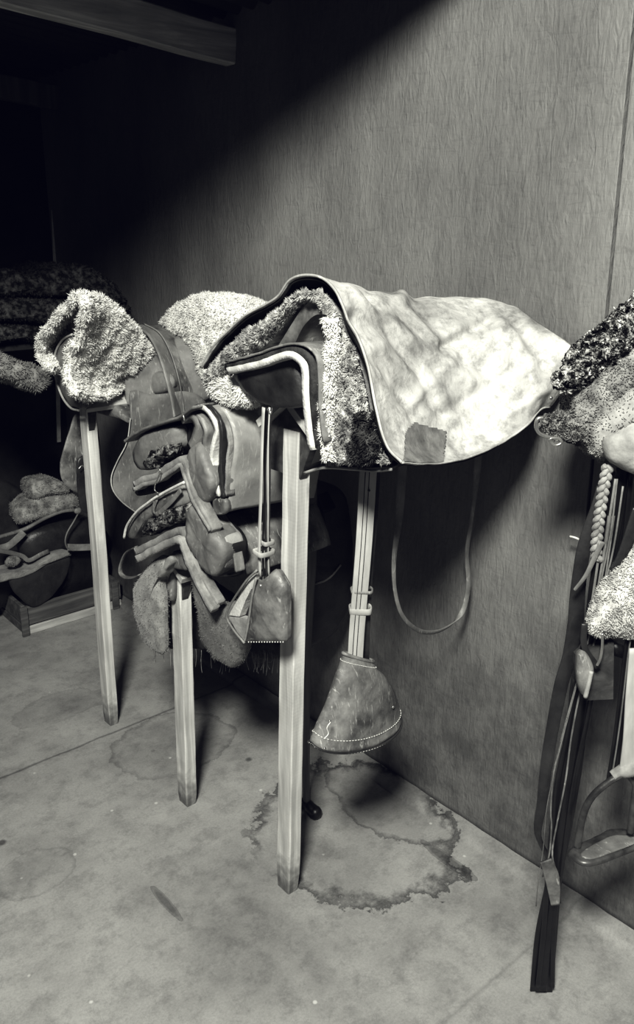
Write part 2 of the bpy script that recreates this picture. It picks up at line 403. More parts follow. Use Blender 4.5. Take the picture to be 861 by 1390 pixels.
def wool(geo, count, L, r, seed=0, mask=None, bend=.6, clump=40):
    return join(geo, tufts(geo[0], geo[1], count, L, r, bend, clump, seed, mask))
PXS = lambda pts, X: [PX(a, b, X) for a, b in pts]
PFS = lambda pts, F: [PF(a, b, F) for a, b in pts]
PYS = lambda pts, Y: [PY(a, b, Y) for a, b in pts]
EX = np.array([1., 0, 0])
RIGHT = np.array([CY, -SY, 0]); FWD = np.array([SY, CY, 0])
# ================================================================ THE ROOM
def slab(x0, y0, z0, x1, y1, z1): return prism([(x0, y0, z0), (x1, y0, z0), (x1, y1, z0), (x0, y1, z0)], (0, 0, z1-z0))
struct('floor', slab(-3.5, -2.5, -.1, 1.9, 4.2, 0), 'floor')
yseam = PX(822, 440, XW)[1]; zc = 2.20
g1 = box((XW+.012, (yseam+YB)/2+.002, 1.15), (.024, YB-yseam-.004, 2.3), 0, .0015)
g2 = box((XW+.012, (yseam-2.5)/2-.002, 1.15), (.024, yseam+2.5-.004, 2.3), 0, .0015)
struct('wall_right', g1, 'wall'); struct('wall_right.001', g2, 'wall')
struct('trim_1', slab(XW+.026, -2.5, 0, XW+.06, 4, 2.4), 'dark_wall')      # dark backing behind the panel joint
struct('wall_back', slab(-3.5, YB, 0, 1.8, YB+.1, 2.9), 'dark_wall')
# low mortar ledge along the foot of the wall
Gl = loftgrid([[(XW-.055, y, .0) for y in np.linspace(-1.5, YB, 30)], [(XW-.045, y, .014) for y in np.linspace(-1.5, YB, 30)], [(XW, y, .02) for y in np.linspace(-1.5, YB, 30)]], 7, 150)
for i in range(7):
    for j in range(150): Gl[i, j, 0] += .010*nz(Gl[i, j], 7)*(1-i/6); Gl[i, j, 2] += .003*nz(Gl[i, j], 20)*(i > 0)
struct('baseboard_right', (list(map(tuple, Gl.reshape(-1, 3))), gridfaces(7, 150)), 'floor', True)
# corrugated roof, rising away from the wall
rs = lambda x: 2.215+.085*(XW-x)
V = []; nx, ny = 2, 400
for x in (1.9, -1.0):
    for y in np.linspace(1.17, 4.1, ny): V.append((x, y, rs(x)+.012*math.sin(y*2*math.pi/.076)+.02))
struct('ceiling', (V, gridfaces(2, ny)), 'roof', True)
bz = lambda x: 2.106+.085*(1.435-x)
for nm, yy, d, w in (('trim_2', 2.30, .10, .05), ('trim_3', 3.55, .09, .05)):
    a = np.array([XW-.001, yy, bz(XW)+d/2]); b_ = np.array([-1.0, yy, bz(-1)+d/2])
    if nm == 'trim_2' : struct(nm, beam(a, b_, w, d, bev=.004, n=20, wob=.004), 'wood_beam', False)
    else: struct(nm, beam(a, b_, w, d, bev=.004, n=20, wob=.004), 'wood_pole', False)
# thin pale upright strip in the far corner
struct('trim_5', ribbon([PY(73, 140, YB-.03), PY(72, 250, YB-.03), PY(75, 362, YB-.03), PY(80, 600, YB-.03)], .018, .008, (1, 0, 0)), 'wool_white')
# ================================================================ RACKS
YF = 1.386; YM = 1.848; YL = 2.383
def post(t, top, bot, X, wy, wx, name='post', mat='wood_post', seed=0):
    a = np.array(bot); b = np.array(top); n = 24; rings = []
    for k in range(n+1):
        q = k/n; p = a+(b-a)*q; p = p+np.array([.0015*nz(p, 5, seed), .002*nz(p, 4, seed+3), 0])
        hx, hy, c = wx/2, wy/2, .0025
        rg = [(-hx+c, -hy), (hx-c, -hy), (hx, -hy+c), (hx, hy-c), (hx-c, hy), (-hx+c, hy), (-hx, hy-c), (-hx, -hy+c)]
        ch = 1-.12*max(0, 1-q*n/1.2)     # battered foot
        rings.append([p+np.array([x*ch+(.002*nz((x*300, y*300, k), 1)), y*ch, 0]) for x, y in rg])
    rings = [np.array(r) for r in rings]; geo = ringgrid(rings); geo = (geo[0], [f[::-1] for f in geo[1]])
    return put(name, geo, mat, t, False)
def rack(label, bpx, tpx, X, wy, wx, half, rise, rail_len, seed=0, plate=.07):
    bot = FL(*bpx); bot[2] = 0; top = PX(tpx[0], tpx[1], bot[0])
    t = thing('saddle_rack', label, 'saddle rack', (bot[0], bot[1], 0))
    top = top+np.array([0, 0, 0.]); post(t, top, bot, X, wy, wx, seed=seed)
    px, py, pz = top; x0 = px-.035; x1 = XW-.002
    ridge = pz+rise
    for s, nm in ((1, 'sloped_board'), (-1, 'sloped_board')):
        e = np.array([x0, py+s*half, pz-.005]); r = np.array([x0, py-s*.004, ridge]); th = .016
        d = (e-r); nrm = np.array([0, -d[2], d[1]])*s; nrm /= np.linalg.norm(nrm)
        pts = [r, e, e+nrm*th*(1 if nrm[2] > 0 else -1), r+nrm*th*(1 if nrm[2] > 0 else -1)]
        put(nm, prism(pts, (x1-x0, 0, 0)), 'wood_rail', t, False)
    put('end_plate', prism([(x0+.022, py+half*.95, pz-plate), (x0+.022, py-wy*.5, pz-plate), (x0+.022, py-half*.85, pz), (x0+.022, py, ridge-.006), (x0+.022, py+half*.85, pz)], (.018, 0, 0)), 'wood_dark', t, False)
    return t, top
rkF, topF = rack('tall pale timber saddle rack nearest the camera, under the canvas covered saddle', (391, 1204), (403, 583), 1.08, .052, .036, .088, .062, .5, 1, .10)
rkM, topM = rack('low timber saddle rack in the middle, carrying the pile of worn saddles', (255, 1088), (245, 776), 1.08, .05, .036, .06, .03, .5, 2)
rkL, topL = rack('timber saddle rack at the left, under the white sheepskin covered saddle', (151, 980), (119, 552), 1.08, .05, .034, .06, .04, .5, 3)
# ================================================================ FRONT GROUP
# -- canvas cover
front = [(272, 498), (290, 470), (312, 447), (335, 427), (360, 414), (378, 402), (392, 382), (410, 374), (434, 376), (452, 390), (464, 412), (474, 436), (486, 456), (500, 499), (511, 555), (525, 604), (546, 628)]
nL = 7
st_px = {
 1.15: [(462, 384), (490, 391), (508, 408), (520, 432), (531, 458), (541, 488), (553, 533), (566, 578), (580, 614), (594, 630)],
 1.28: [(515, 396), (545, 403), (568, 424), (584, 450), (596, 478), (606, 508), (616, 550), (628, 590), (641, 611), (652, 616)],
 1.42: [(580, 405), (610, 406), (636, 425), (656, 450), (671, 478), (682, 506), (690, 535), (697, 562), (703, 578), (708, 584)],
 1.52: [(640, 405), (668, 408), (694, 426), (716, 446), (732, 466), (742, 486), (745, 508), (742, 530), (738, 545), (733, 557)],
 1.585: [(684, 415), (705, 421), (728, 436), (750, 450), (770, 464), (779, 474), (775, 494), (768, 516), (760, 535), (750, 550)]}
S0 = PXS(front, 1.02); stations = [S0]
r0 = S0[nL]
for X, pp in st_px.items():
    R = PXS(pp, X); r = R[0]; Lh = []
    for k in range(nL):
        w = (k/nL); q = S0[k].copy(); q[0] = X; q[2] += (r[2]-r0[2])*(.35+.65*w); q[1] += (r[1]-r0[1])*w; Lh.append(q)
    stations.append(Lh+R)
G = loftgrid(stations, 120, 220)
Np = gnorm(G)
if Np[60, 110][2] < 0: G = G[:, ::-1]; Np = gnorm(G)
folds = [((470, 395), (640, 520), 9, .010), ((500, 400), (600, 560), 8, -.010), ((560, 412), (660, 500), 12, -.013), ((545, 398), (590, 470), 9, .012),
         ((600, 470), (660, 435), 7, -.012), ((520, 470), (600, 540), 10, .007), ((480, 430), (560, 560), 9, -.009), ((690, 425), (740, 490), 10, -.010),
         ((640, 600), (740, 530), 7, .005), ((700, 450), (730, 530), 8, .006), ((610, 560), (700, 500), 9, -.004), ((550, 560), (620, 480), 8, .004), ((660, 470), (700, 420), 10, .006)]
for i in range(G.shape[0]):
    for j in range(G.shape[1]):
        p = G[i, j]; x, y = proj(p); a = .006*fbm(p, 9, 2)+.002*nz(p, 30, 4)
        for (ax, ay), (bx, by), w, am in folds:
            dx, dy = bx-ax, by-ay; L2 = dx*dx+dy*dy; t = ((x-ax)*dx+(y-ay)*dy)/L2; tc = min(1, max(0, t))
            d = math.hypot(x-ax-tc*dx, y-ay-tc*dy); a += am*math.exp(-(d/w)**2)
        ed = min(1, i/4.)*min(1, (G.shape[0]-1-i)/4.)
        G[i, j] = p+Np[i, j]*a*(.15+.85*ed)
        G[i, j, 0] = min(G[i, j, 0], XW-.012)
cov = thing('saddle_cover', 'pale stained canvas cover draped over the sheepskin lined saddle by the plywood wall', 'cover', tuple(G.reshape(-1, 3).mean(0)*[1, 1, 0]+[0, 0, G[..., 2].min()]))
put('canvas', shell(G, .003), 'canvas', cov)
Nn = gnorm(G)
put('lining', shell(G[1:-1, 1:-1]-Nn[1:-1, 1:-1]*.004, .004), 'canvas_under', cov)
hem = list(G[0, ::3])+list(G[::4, -1])[1:] if True else []
put('piping', join(tube([p for p in G[0, ::3]], .0028, 6, 130), tube([p for p in G[::5, -1]], .0024, 6, 80), tube([p for p in G[::5, 0]], .0024, 6, 80)), 'leather_pale', cov)
# sewn patch: the part of the surface near the lower corner
def subpatch(G, poly, off):
    Nq = gnorm(G); I = []
    sel = np.zeros(G.shape[:2], bool)
    for i in range(G.shape[0]):
        for j in range(G.shape[1]):
            x, y = proj(G[i, j])
            ins = False
            for k in range(len(poly)):
                (x1, y1), (x2, y2) = poly[k], poly[k-1]
                if (y1 > y) != (y2 > y) and x < (x2-x1)*(y-y1)/(y2-y1)+x1: ins = not ins
            sel[i, j] = ins and Nq[i, j] @ (np.array([0, 0, EYE])-G[i, j]) > 0
    V = {}; vl = []; F = []
    for i in range(G.shape[0]-1):
        for j in range(G.shape[1]-1):
            q = [(i, j), (i+1, j), (i+1, j+1), (i, j+1)]
            if all(sel[a] for a in q):
                for a in q:
                    if a not in V: V[a] = len(vl); vl.append(tuple(G[a]+Nq[a]*off))
                F.append(tuple(V[a] for a in q))
    return vl, F
pg = subpatch(G, [(547, 585), (560, 573), (606, 585), (603, 632), (545, 632)], .0035)
if pg[1]: put('patch', pg, 'canvas_patch', cov)
# -- shearling layer under the cover
fo = [(281, 512), (298, 490), (320, 467), (342, 449), (366, 436), (386, 423), (400, 408), (414, 399), (434, 398), (446, 407), (457, 426), (468, 450), (480, 472), (492, 510), (502, 560), (515, 606), (530, 628)]
fi = [(302, 520), (318, 500), (335, 482), (352, 470), (370, 456), (385, 440), (398, 420), (412, 408), (428, 403), (440, 410), (450, 428), (453, 450), (452, 480), (449, 520), (446, 560), (444, 600), (448, 626)]
st_o = []; st_i = []
for X, zd, shr in ((1.035, 0, 1), (1.06, -.005, .96), (1.14, -.03, .84), (1.3, -.10, .72), (1.46, -.13, .68)):
    A = np.array(PXS(fo, 1.035)); B = np.array(PXS(fi, 1.035))
    for Q in (A, B):
        Q[:, 0] = X; zt = (Q[:, 2]-1.2)/.3; Q[:, 2] += zd*np.clip(zt, 0, 1)
        cc = 1.386; Q[:, 1] = cc+(Q[:, 1]-cc)*shr
    A[:, 1] += 0; st_o.append(A); st_i.append(B)
Go = loftgrid(st_o, 24, 90); Gi = loftgrid(st_i, 24, 90)
def ringshell(Go, Gi):
    nu, nv = Go.shape[:2]; rings = [np.concatenate([Go[i], Gi[i][::-1]]) for i in range(nu)]
    R = np.array(rings); n = R.shape[1]; V = list(map(tuple, R.reshape(-1, 3))); F = gridfaces(nu, n, 0, True, True)
    for base, fl in ((0, False), ((nu-1)*n, True)):
        for j in range(nv-1):
            q = (base+j, base+j+1, base+n-2-j, base+n-1-j); F.append(q[::-1] if fl else q)
    return V, F
gs = ringshell(Go, Gi)
gs_f = (gs[0], gs[1])
import itertools
def facing(geo):
    # make sure normals of the front cap look towards the room (-X)
    V = np.array(geo[0]); f = geo[1][-1]
    return geo
# subdivide the front cap so wool roots spread evenly
cap = loftgrid([Go[0], (Go[0]*.75+Gi[0]*.25)-[.012, 0, 0], (Go[0]*.5+Gi[0]*.5)-[.016, 0, 0], (Go[0]*.25+Gi[0]*.75)-[.012, 0, 0], Gi[0]], 14, 110)
capN = gnorm(cap)
if capN[7, 55][0] > 0: cap = cap[::-1]
cap = disp(cap, .006, 30, 3)
capgeo = (list(map(tuple, cap.reshape(-1, 3))), gridfaces(14, 110))
sk = thing('sheepskin_pad', 'thick grey and white shearling saddle pad showing under the front edge of the canvas cover', 'sheepskin pad', (1.2, YF, 1.2))
body = (gs[0], gs[1])
inner_w = lambda c, n: 1.
put('fleece', join(body, capgeo, tufts(capgeo[0], capgeo[1], 26000, .0105, .0012, .8, 60, 1)), 'wool_grey', sk)
# bright woolly inner border beside the arch
bi = [(449, 432), (452, 460), (451, 495), (447, 530), (444, 565), (443, 600), (447, 624)]
A = np.array(PXS(bi, 1.012))
gb = loftgrid([A+[.02, .016, 0], A+[-.004, .008, 0], A+[-.008, -.006, 0], A+[.004, -.016, 0]], 9, 60); 
if gnorm(gb)[4, 30][0] > 0: gb = gb[::-1]
gb = (list(map(tuple, disp(gb, .006, 40, 3).reshape(-1, 3))), gridfaces(9, 60))
put('white_edge', wool(gb, 5500, .010, .0012, 5), 'wool_white', sk)['label'] = 'bright white woolly edge'
lb = [(276, 505), (292, 500), (312, 508), (328, 520), (345, 538), (340, 550), (318, 552), (296, 545), (280, 528)]
g = pad(PXS(lb, 1.03), (.18, 0, -.0), .012, 40, .8)
put('fleece_corner', wool(g, 6500, .009, .0012, 6), 'wool_white', sk)['label'] = 'white fleece corner on the far side'
g = pad(PXS([(482, 560), (490, 572), (498, 595), (506, 616), (504, 627), (480, 630), (474, 612), (484, 580)], 1.012), (.06, 0, 0), .006, 40, .9)
put('dark_fleece', wool(g, 3500, .009, .0012, 8), 'boucle_dark', sk)['label'] = 'dark woolly lower corner'
# -- upper saddle (pointed arch)
us = thing('saddle', 'dark saddle with a tall pointed arch, wrapped in shearling under the canvas cover', 'saddle', (1.2, YF, 1.25))
ao = [(372, 478), (383, 461), (396, 440), (410, 419), (422, 409), (433, 406), (444, 411), (450, 430), (452, 465), (450, 500), (448, 540)]
ai = [(395, 480), (403, 461), (411, 445), (420, 434), (428, 428), (434, 427), (439, 431), (443, 444), (442, 465), (440, 500), (438, 540)]
so = []; si = []
for X, dz, k in ((1.04, 0, 1), (1.07, -.005, 1), (1.15, -.05, 1.0), (1.3, -.13, 1), (1.44, -.13, 1)):
    A = np.array(PXS(ao, 1.04)); B = np.array(PXS(ai, 1.04))
    for Q in (A, B): Q[:, 0] = X; Q[:, 2] += dz*np.clip((Q[:, 2]-1.25)/.2, 0, 1)
    so.append(A); si.append(B)
put('pommel_arch', ringshell(loftgrid(so, 16, 60), loftgrid(si, 16, 60)), 'leather', us)
A = np.array(PXS(ai, 1.06)); 
put('gullet', sweep(ai[1:-2], 1.10, 1.45, .004, .04), 'leather_black', us)
put('arch_shade', pad(PXS([(400, 470), (412, 446), (428, 431), (438, 433), (442, 450), (441, 480), (436, 500), (405, 498)], 1.17), (.02, 0, 0), .002, 30), 'leather_black', us)  # black plug put in as the shaded interior of the arch
# twisted cord lashing
cords = []
pA, pB = PX(432, 482, 1.02), PX(455, 468, 1.02)
for ph in (0, 2.09, 4.19):
    cords.append(tube([pA+(pB-pA)*q+np.array([math.cos(ph+q*14)*.004, 0, math.sin(ph+q*14)*.004]) for q in np.linspace(0, 1, 24)], .0035, 7, 60))
tag(put('cord_lashing', join(*cords), 'felt_pale'), 'short pale twisted cord tied inside the saddle arch', 'cord')
# -- lower saddle panel with layered rim
ls = thing('saddle', 'saddle on the front rack with a thick layered rim of pale felt and dark leather', 'saddle', (1.1, YF, 1.2))
l1 = [(307, 499), (328, 495), (350, 490), (372, 482), (388, 477), (402, 481), (412, 492), (416, 510), (417, 545), (421, 585), (425, 611)]
l2 = [(305, 494), (326, 489), (348, 483), (374, 475), (394, 470), (412, 474), (423, 488), (427, 508), (427, 545), (430, 585), (433, 608)]
l3 = [(306, 490), (326, 485), (347, 479), (374, 470), (396, 465), (416, 469), (429, 483), (433, 506), (434, 545), (437, 580), (440, 600)]
def updn(curve, X0, X1, t, **k):
    Gq = sweep(curve, X0, X1, t, raw=True, **k)
    m = gnorm(Gq)[Gq.shape[0]//2, Gq.shape[1]//3]
    if m[2] < 0: Gq = Gq[:, ::-1]
    return shell(Gq, t)
put('felt_layer', updn(l1, .985, 1.34, .013, drop=.05, spread=.85, amp=.002, s=30), 'felt_pale', ls)
put('dark_layer', updn(l2, .992, 1.34, .014, drop=.05, spread=.85, amp=.002, s=30), 'felt_dark', ls)
put('leather_layer', updn(l3, .988, 1.34, .004, drop=.05, spread=.85, amp=.0015, s=30), 'leather_mid', ls)
pn = [(314, 503), (350, 497), (378, 488), (392, 486), (404, 496), (409, 515), (410, 548), (390, 556), (366, 553), (345, 545), (328, 530)]
put('panel', pad(PXS(pn, 1.012), (.30, 0, 0), .010, 50, .9), 'leather_dark', ls)
# crumpled pale cloth tucked under the panel's far side
tag(put('crumpled_rag', (lambda g: (jit(g[0], .014, 40, 3), g[1]))(pad(PXS([(308, 555), (325, 546), (345, 545), (358, 552), (352, 572), (340, 590), (325, 580), (314, 568)], 1.10), (.08, 0, 0), .008, 50, .8)), 'leather_pale'),
    'crumpled pale rag wedged between the worn saddles and the front saddle', 'rag')
# ================================================================ HOODED STIRRUPS
def loopband(c, w, h, d, th, up=(0, 0, 1), side=(0, 1, 0)):
    up = np.array(up); side = np.array(side); ax = np.cross(side, up); c = np.array(c)
    P = [c+side*w/2*math.cos(a)*(abs(math.cos(a))**-.5 if abs(math.cos(a)) > 1e-3 else 1)+up*h/2*math.sin(a)*(abs(math.sin(a))**-.5 if abs(math.sin(a)) > 1e-3 else 1) for a in np.linspace(0, 2*math.pi, 28, endpoint=False)]
    return ribbon(P+[P[0]], d, th, ax, 90)
# big one
bs = thing('hooded_stirrup', 'brown leather hooded stirrup hanging on a pale strap under the canvas cover', 'stirrup', PY(480, 1020, 1.2))
def hood(outL, outR, Y, depth, npt=26, dexp=.8):
    """closed leather hood lofted from paired left/right outline pixels"""
    rings = []
    for k, (a, b) in enumerate(zip(outL, outR)):
        A = PY(*a, Y); B = PY(*b, Y); c = (A+B)/2; h = (B-A)/2; q = k/(len(outL)-1)
        dd = depth*(.32+.68*q**dexp)
        nrm = np.cross(h/np.linalg.norm(h), [0, 0, 1]); nrm /= np.linalg.norm(nrm)
        rings.append([c+h*math.cos(t)*(1)+nrm*dd*math.sin(t) for t in np.linspace(0, 2*math.pi, npt, endpoint=False)])
    return np.array([cr([r[j] for r in rings], 26) for j in range(npt)]).transpose(1, 0, 2)
oL = [(467, 887), (464, 900), (455, 925), (443, 958), (431, 985), (422, 1008)]
oR = [(506, 897), (509, 905), (522, 918), (534, 938), (540, 957), (542, 971)]
# bottom hem bulges lower in the middle
R = hood(oL, oR, 1.2, .05)
for i in range(26):
    q = (i/25)**2
    for j in range(26):
        a = 2*math.pi*j/26; R[i, j, 2] -= .026*q*(abs(math.sin(a)))**1.0
R = np.array(R)
def openhood(R, th):
    n = R.shape[1]; inn = []
    for i in range(R.shape[0]):
        c = R[i].mean(0); d = R[i]-c; inn.append(R[i]-d/np.linalg.norm(d, axis=1, keepdims=True)*th)
    rr = np.concatenate([R, np.array(inn)[::-1], R[:1]]); m = len(rr)
    V = list(map(tuple, rr.reshape(-1, 3))); return V, gridfaces(m, n, 0, False, True)
bh = put('hood', openhood(np.array([[p+0.0015*fbm(p, 25, 3) for p in r] for r in R]), .004), 'leather', bs)
def stitches(R, i, off, th, step=1, sub=3):
    g = []; n = R.shape[1]; ring = cr(list(R[i]), n*sub, True); c = ring.mean(0)
    for k in range(0, len(ring)):
        a = ring[k]; b = ring[(k+1) % len(ring)]; o = (a-c)/np.linalg.norm(a-c)*off
        g.append(tube([a+(b-a)*.1+o, (a+b)/2+o*1.2, a+(b-a)*.78+o], th, 5, 3))
    return join(*g)
for a_ in ((25, .0015, .0013), (22, .0012, .0009), (2, .001, .0008)): put('stitching', stitches(R, *a_), 'thread', bh)
hemp = [R[25, j] for j in range(26)]
put('hem', tube(hemp, .0028, 6, 120, True), 'leather_dark', bh)
put('neck_collar', tube([R[0, j] for j in range(26)], .004, 8, 120, True), 'leather', bh)
rv = [PY(441, 1016, 1.15), PY(448, 979, 1.152), PY(534, 960, 1.165)]
for p in rv: put('rivet', ball(p, .0035, 8, (1, .6, 1)), 'metal', bh)
put('scratch', tube([PY(449, 980, 1.150), PY(444, 988, 1.1485), PY(446, 996, 1.148), PY(440, 1003, 1.146)], .0011, 5, 20), 'thread', bs)
wd = RIGHT
bst = put('strap', ribbon([PY(503, 600, 1.2), PY(500, 640, 1.2), PY(494, 740, 1.2), PY(485, 850, 1.2), PY(482, 903, 1.2)], [.036, .033], .009, wd), 'strap_pale', bs)
put('strap_back', ribbon([PY(508, 610, 1.214), PY(503, 700, 1.212), PY(495, 800, 1.212), PY(491, 900, 1.21)], .032, .004, wd), 'leather_dark', bs)
lines = []
for dx in (-.006, .0025):
    lines.append(tube([p+wd*dx-FWD*.0052 for p in (PY(500, 640, 1.2), PY(494, 740, 1.2), PY(485, 850, 1.2), PY(482, 895, 1.2))], .0008, 4, 40))
put('seam', join(*lines), 'leather_dark', bst)
def keeper(c, w, d, h, th):
    c = np.array(c); P = [c+wd*w/2*x+FWD*d/2*y for x, y in ((-1, -1), (0, -1.15), (1, -1), (1, 1), (0, 1.1), (-1, 1))]
    return ribbon(P+[P[0]], h, th, (0, 0, 1), 60)
put('keeper', keeper(PY(489, 827, 1.205), .042, .026, .014, .004), 'strap_pale', bst)
put('keeper', keeper(PY(491, 801, 1.205), .041, .024, .007, .004), 'leather_mid', bst)
put('buckle_pin', ball(PY(501, 666, 1.193), .0028), 'iron', bst)
# small one seen open from the side
ss = thing('hooded_stirrup', 'small open sided hooded stirrup hanging on thin straps left of the front post', 'stirrup', PX(350, 870, 1.14))
XS = 1.0
hp = [(346, 786), (350, 782), (358, 783), (364, 778), (370, 774), (374, 778), (381, 790), (383, 793), (384, 800), (385, 830), (385, 866), (385, 872), (380, 873), (360, 873.5), (340, 873), (332, 872.5), (331, 870), (334, 860), (338, 838), (342, 815), (344, 795)]
sh = put('hood', (lambda g: (jit(g[0], .0015, 30, 3), g[1]))(pad(PXS(hp, XS), (.035, 0, 0), .012, 90, .95)), 'leather', ss)
put('stirrup_frame', prism(PXS([(348, 778), (340, 784), (329, 800), (318, 820), (311, 835), (325, 837), (333, 816), (341, 800), (347, 796)], XS-.006), (.02, 0, 0)), 'felt_pale', ss, False)
put('footplate', prism(PXS([(310, 837), (324, 838), (338, 840), (337, 852), (332, 870), (322, 858)], XS-.004), (.03, 0, 0)), 'felt_mid', ss, False)
put('hole_shade', prism(PXS([(346, 792), (330, 815), (322, 838), (338, 841), (342, 820)], XS+.012), (.01, 0, 0)), 'leather_black', ss, False)  # black plate standing in for the shade inside the stirrup opening
put('side_rim', join(tube(PXS([(349, 774), (331, 793), (308, 832), (316, 853), (332, 873)], XS-.016), .0028, 6), tube(PXS([(332, 872), (337, 848), (342, 812), (348, 784)], XS-.012), .003, 6)), 'leather_mid', ss)
put('stitching', join(*[ball(PX(334+k*3.6, 871.5, XS-.004), .0016, 5) for k in range(15)]), 'thread', sh)
for a, b in ((354, 795), (342, 854)): put('rivet', ball(PX(a, b, XS-.006), .0038), 'metal', sh)
k = 0
for x0, x1, w, dd, mt in ((356, 352, .007, 0, 'strap_pale'), (361, 357, .004, .006, 'leather_black'), (359, 361, .005, .010, 'leather_dark'), (364, 364, .004, .012, 'strap_pale'), (367, 365, .004, .016, 'leather_dark')):
    put('strap', ribbon(PXS([(x0+2, 553), (x0, 600), ((x0+x1)/2, 680), (x1, 740), (x1+1, 782)], XS-.01+dd), w*1.3, .0025, (0, -1, 0)), mt, ss)
def keeperX(c, w, d, h, th):
    c = np.array(c); P = [c+np.array([d/2*y, -w/2*x, 0]) for x, y in ((-1, -1), (0, -1.15), (1, -1), (1, 1), (0, 1.1), (-1, 1))]
    return ribbon(P+[P[0]], h, th, (0, 0, 1), 50)
put('keeper', keeperX(PX(358, 749, XS-.003), .032, .032, .011, .003), 'strap_pale', ss)
put('keeper', keeperX(PX(363, 736, XS+.006), .02, .02, .01, .003), 'strap_pale', ss)
put('top_stud', ball(PX(367, 560, XS-.02), .004), 'metal', ss)
# -- hanging girth strap loop
gl = [(556, 560), (550, 600), (546, 640), (542, 700), (535, 760), (537, 805), (548, 838), (572, 857), (600, 855), (626, 834), (636, 795), (634, 750), (641, 700), (647, 650), (650, 610), (650, 575)]
tag(put('girth_strap', ribbon(PYS(gl, 1.24), [.024, .022, .02, .012, .009, .010, .012, .013, .013, .011, .010, .02, .024], .004, (.75, -.3, .55), 110), 'leather_mid'),
    'thin leather girth strap hanging in a wide loop below the canvas cover', 'strap')
# -- dark board and bars beneath the cover
und = sweep([(415, 642), (440, 634), (480, 636), (510, 638), (532, 636)], 1.05, 1.26, .012, drop=.02, spread=.9)
ub = thing('saddle_flap', 'dark saddle skirt lying under the shearling, just above the hanging straps', 'saddle skirt', (1.3, 1.2, 1.15))
put('skirt', jit(und[0], .004, 20, 3) and (jit(und[0], .004, 20, 3), und[1]), 'leather_black', ub)
put('edge_binding', tube(PXS([(413, 642), (440, 635), (480, 637), (510, 639), (532, 637)], 1.045), .003, 6), 'leather_pale', ub)
# -- leaning pole behind the front post
pb = FL(416, 1092, .03); pb[0] = max(pb[0], 1.2)
pl = thing('support_pole', 'dark rounded support pole with a black foot, standing behind the front post', 'pole', (pb[0], pb[1], 0))
ptop = PX(412, 690, pb[0]+.02)
put('shaft', tube([pb, pb*.66+ptop*.34, pb*.5+ptop*.5, ptop*.8+pb*.2, ptop+[0, 0, .10]], [.010, .012, .018, .034, .036], 16, 40), 'wood_pole', pl)
fc = FL(428, 1103, .018)
put('foot', join(tube([pb+[-.03, .03, .006], pb+[0, 0, .0], fc*.5+pb*.5, fc], [.012, .016, .017, .019], 14, 20), ball(fc, .02)), 'rubber', pl)
# ================================================================ MIDDLE STACK
def P_(v): return [(140+a/3.31, 520+b/3.31) for a, b in v]
sa = thing('saddle', 'worn english saddle at the top of the middle pile, torn panel and pale broad flap', 'saddle', (1.2, YM, .98))
X0 = 1.0
put('panel', pad(PXS(P_([(130, 300), (165, 235), (240, 205), (325, 195), (332, 235), (328, 290), (270, 330), (215, 385), (160, 395), (132, 350)]), X0), (.30, 0, 0), .012, 50, .85), 'leather_mid', sa)
g = pad(PXS(P_([(185, 345), (230, 300), (290, 270), (328, 285), (315, 320), (265, 345), (230, 380), (195, 382)]), X0-.006), (.04, 0, 0), .012, 60, .8)
put('torn_stuffing', (jit(g[0], .012, 90, 4), g[1]), 'stuffing', sa)
put('flap', updn(P_([(88, 258), (150, 215), (240, 180), (330, 150), (372, 122), (405, 100)]), X0-.02, 1.35, .006, amp=.002, s=25), 'leather_mid', sa)
put('gullet', pad(PXS(P_([(335, 200), (365, 172), (398, 185), (405, 230), (390, 275), (345, 292), (330, 260)]), X0+.03), (.03, 0, 0), .003, 30), 'leather_black', sa)  # solid black plug painting the shade in the gullet hole
put('pommel', updn(P_([(345, 150), (380, 128), (410, 150), (428, 200), (415, 260), (395, 300)]), X0-.005, 1.3, .018, amp=.002), 'leather_mid', sa)
put('panel', pad(PXS(P_([(375, 300), (410, 270), (440, 300), (465, 370), (490, 430), (485, 485), (440, 545), (400, 480), (380, 420), (370, 350)]), X0-.012), (.07, 0, 0), .006, 70, .95, rnd=.15, wr=.006), 'leather_mid', sa)
def layer(nm, pts, X, t, mt, par, X1=1.35, **k):
    Gq = sweep(P_(pts), X, X1, t, raw=True, **k); m = gnorm(Gq)[Gq.shape[0]//2, Gq.shape[1]//2]
    if m[1] > 0: Gq = Gq[:, ::-1]
    return put(nm, shell(Gq, t), mt, par)
layer('inner_flap', [(390, 125), (430, 150), (462, 215), (455, 280), (475, 350), (492, 440), (500, 490)], X0, .012, 'leather', sa, X1=1.06, amp=.003, s=20)
layer('white_felt', [(425, 98), (460, 110), (500, 170), (512, 225), (495, 290), (490, 350), (512, 430), (520, 510)], X0+.004, .011, 'felt_pale', sa, X1=1.03, amp=.003, s=20)
layer('sweat_flap', [(440, 95), (485, 105), (525, 160), (535, 230), (530, 330), (535, 430), (545, 515)], X0+.008, .012, 'leather_dark', sa, X1=1.03, amp=.005, s=30)
layer('sweat_flap', [(470, 95), (515, 118), (552, 190), (566, 270), (558, 380), (555, 510)], X0+.012, .006, 'felt', sa, X1=1.035, amp=.004, s=30)
layer('broad_flap', [(500, 98), (545, 122), (580, 190), (592, 280), (582, 400), (570, 500), (560, 578)], X0+.022, .006, 'fender', sa, X1=1.28, drop=.02, spread=1.05, amp=.008, s=9, nu=24)
put('girth_tab', pad(PXS(P_([(492, 525), (545, 520), (552, 580), (520, 595), (495, 590)]), X0+.01), (.02, 0, 0), .002, 24), 'leather', sa)
put('stirrup_bar', tube(PXS(P_([(355, 138), (362, 150), (365, 168)]), X0-.03), .002, 6), 'metal', sa)
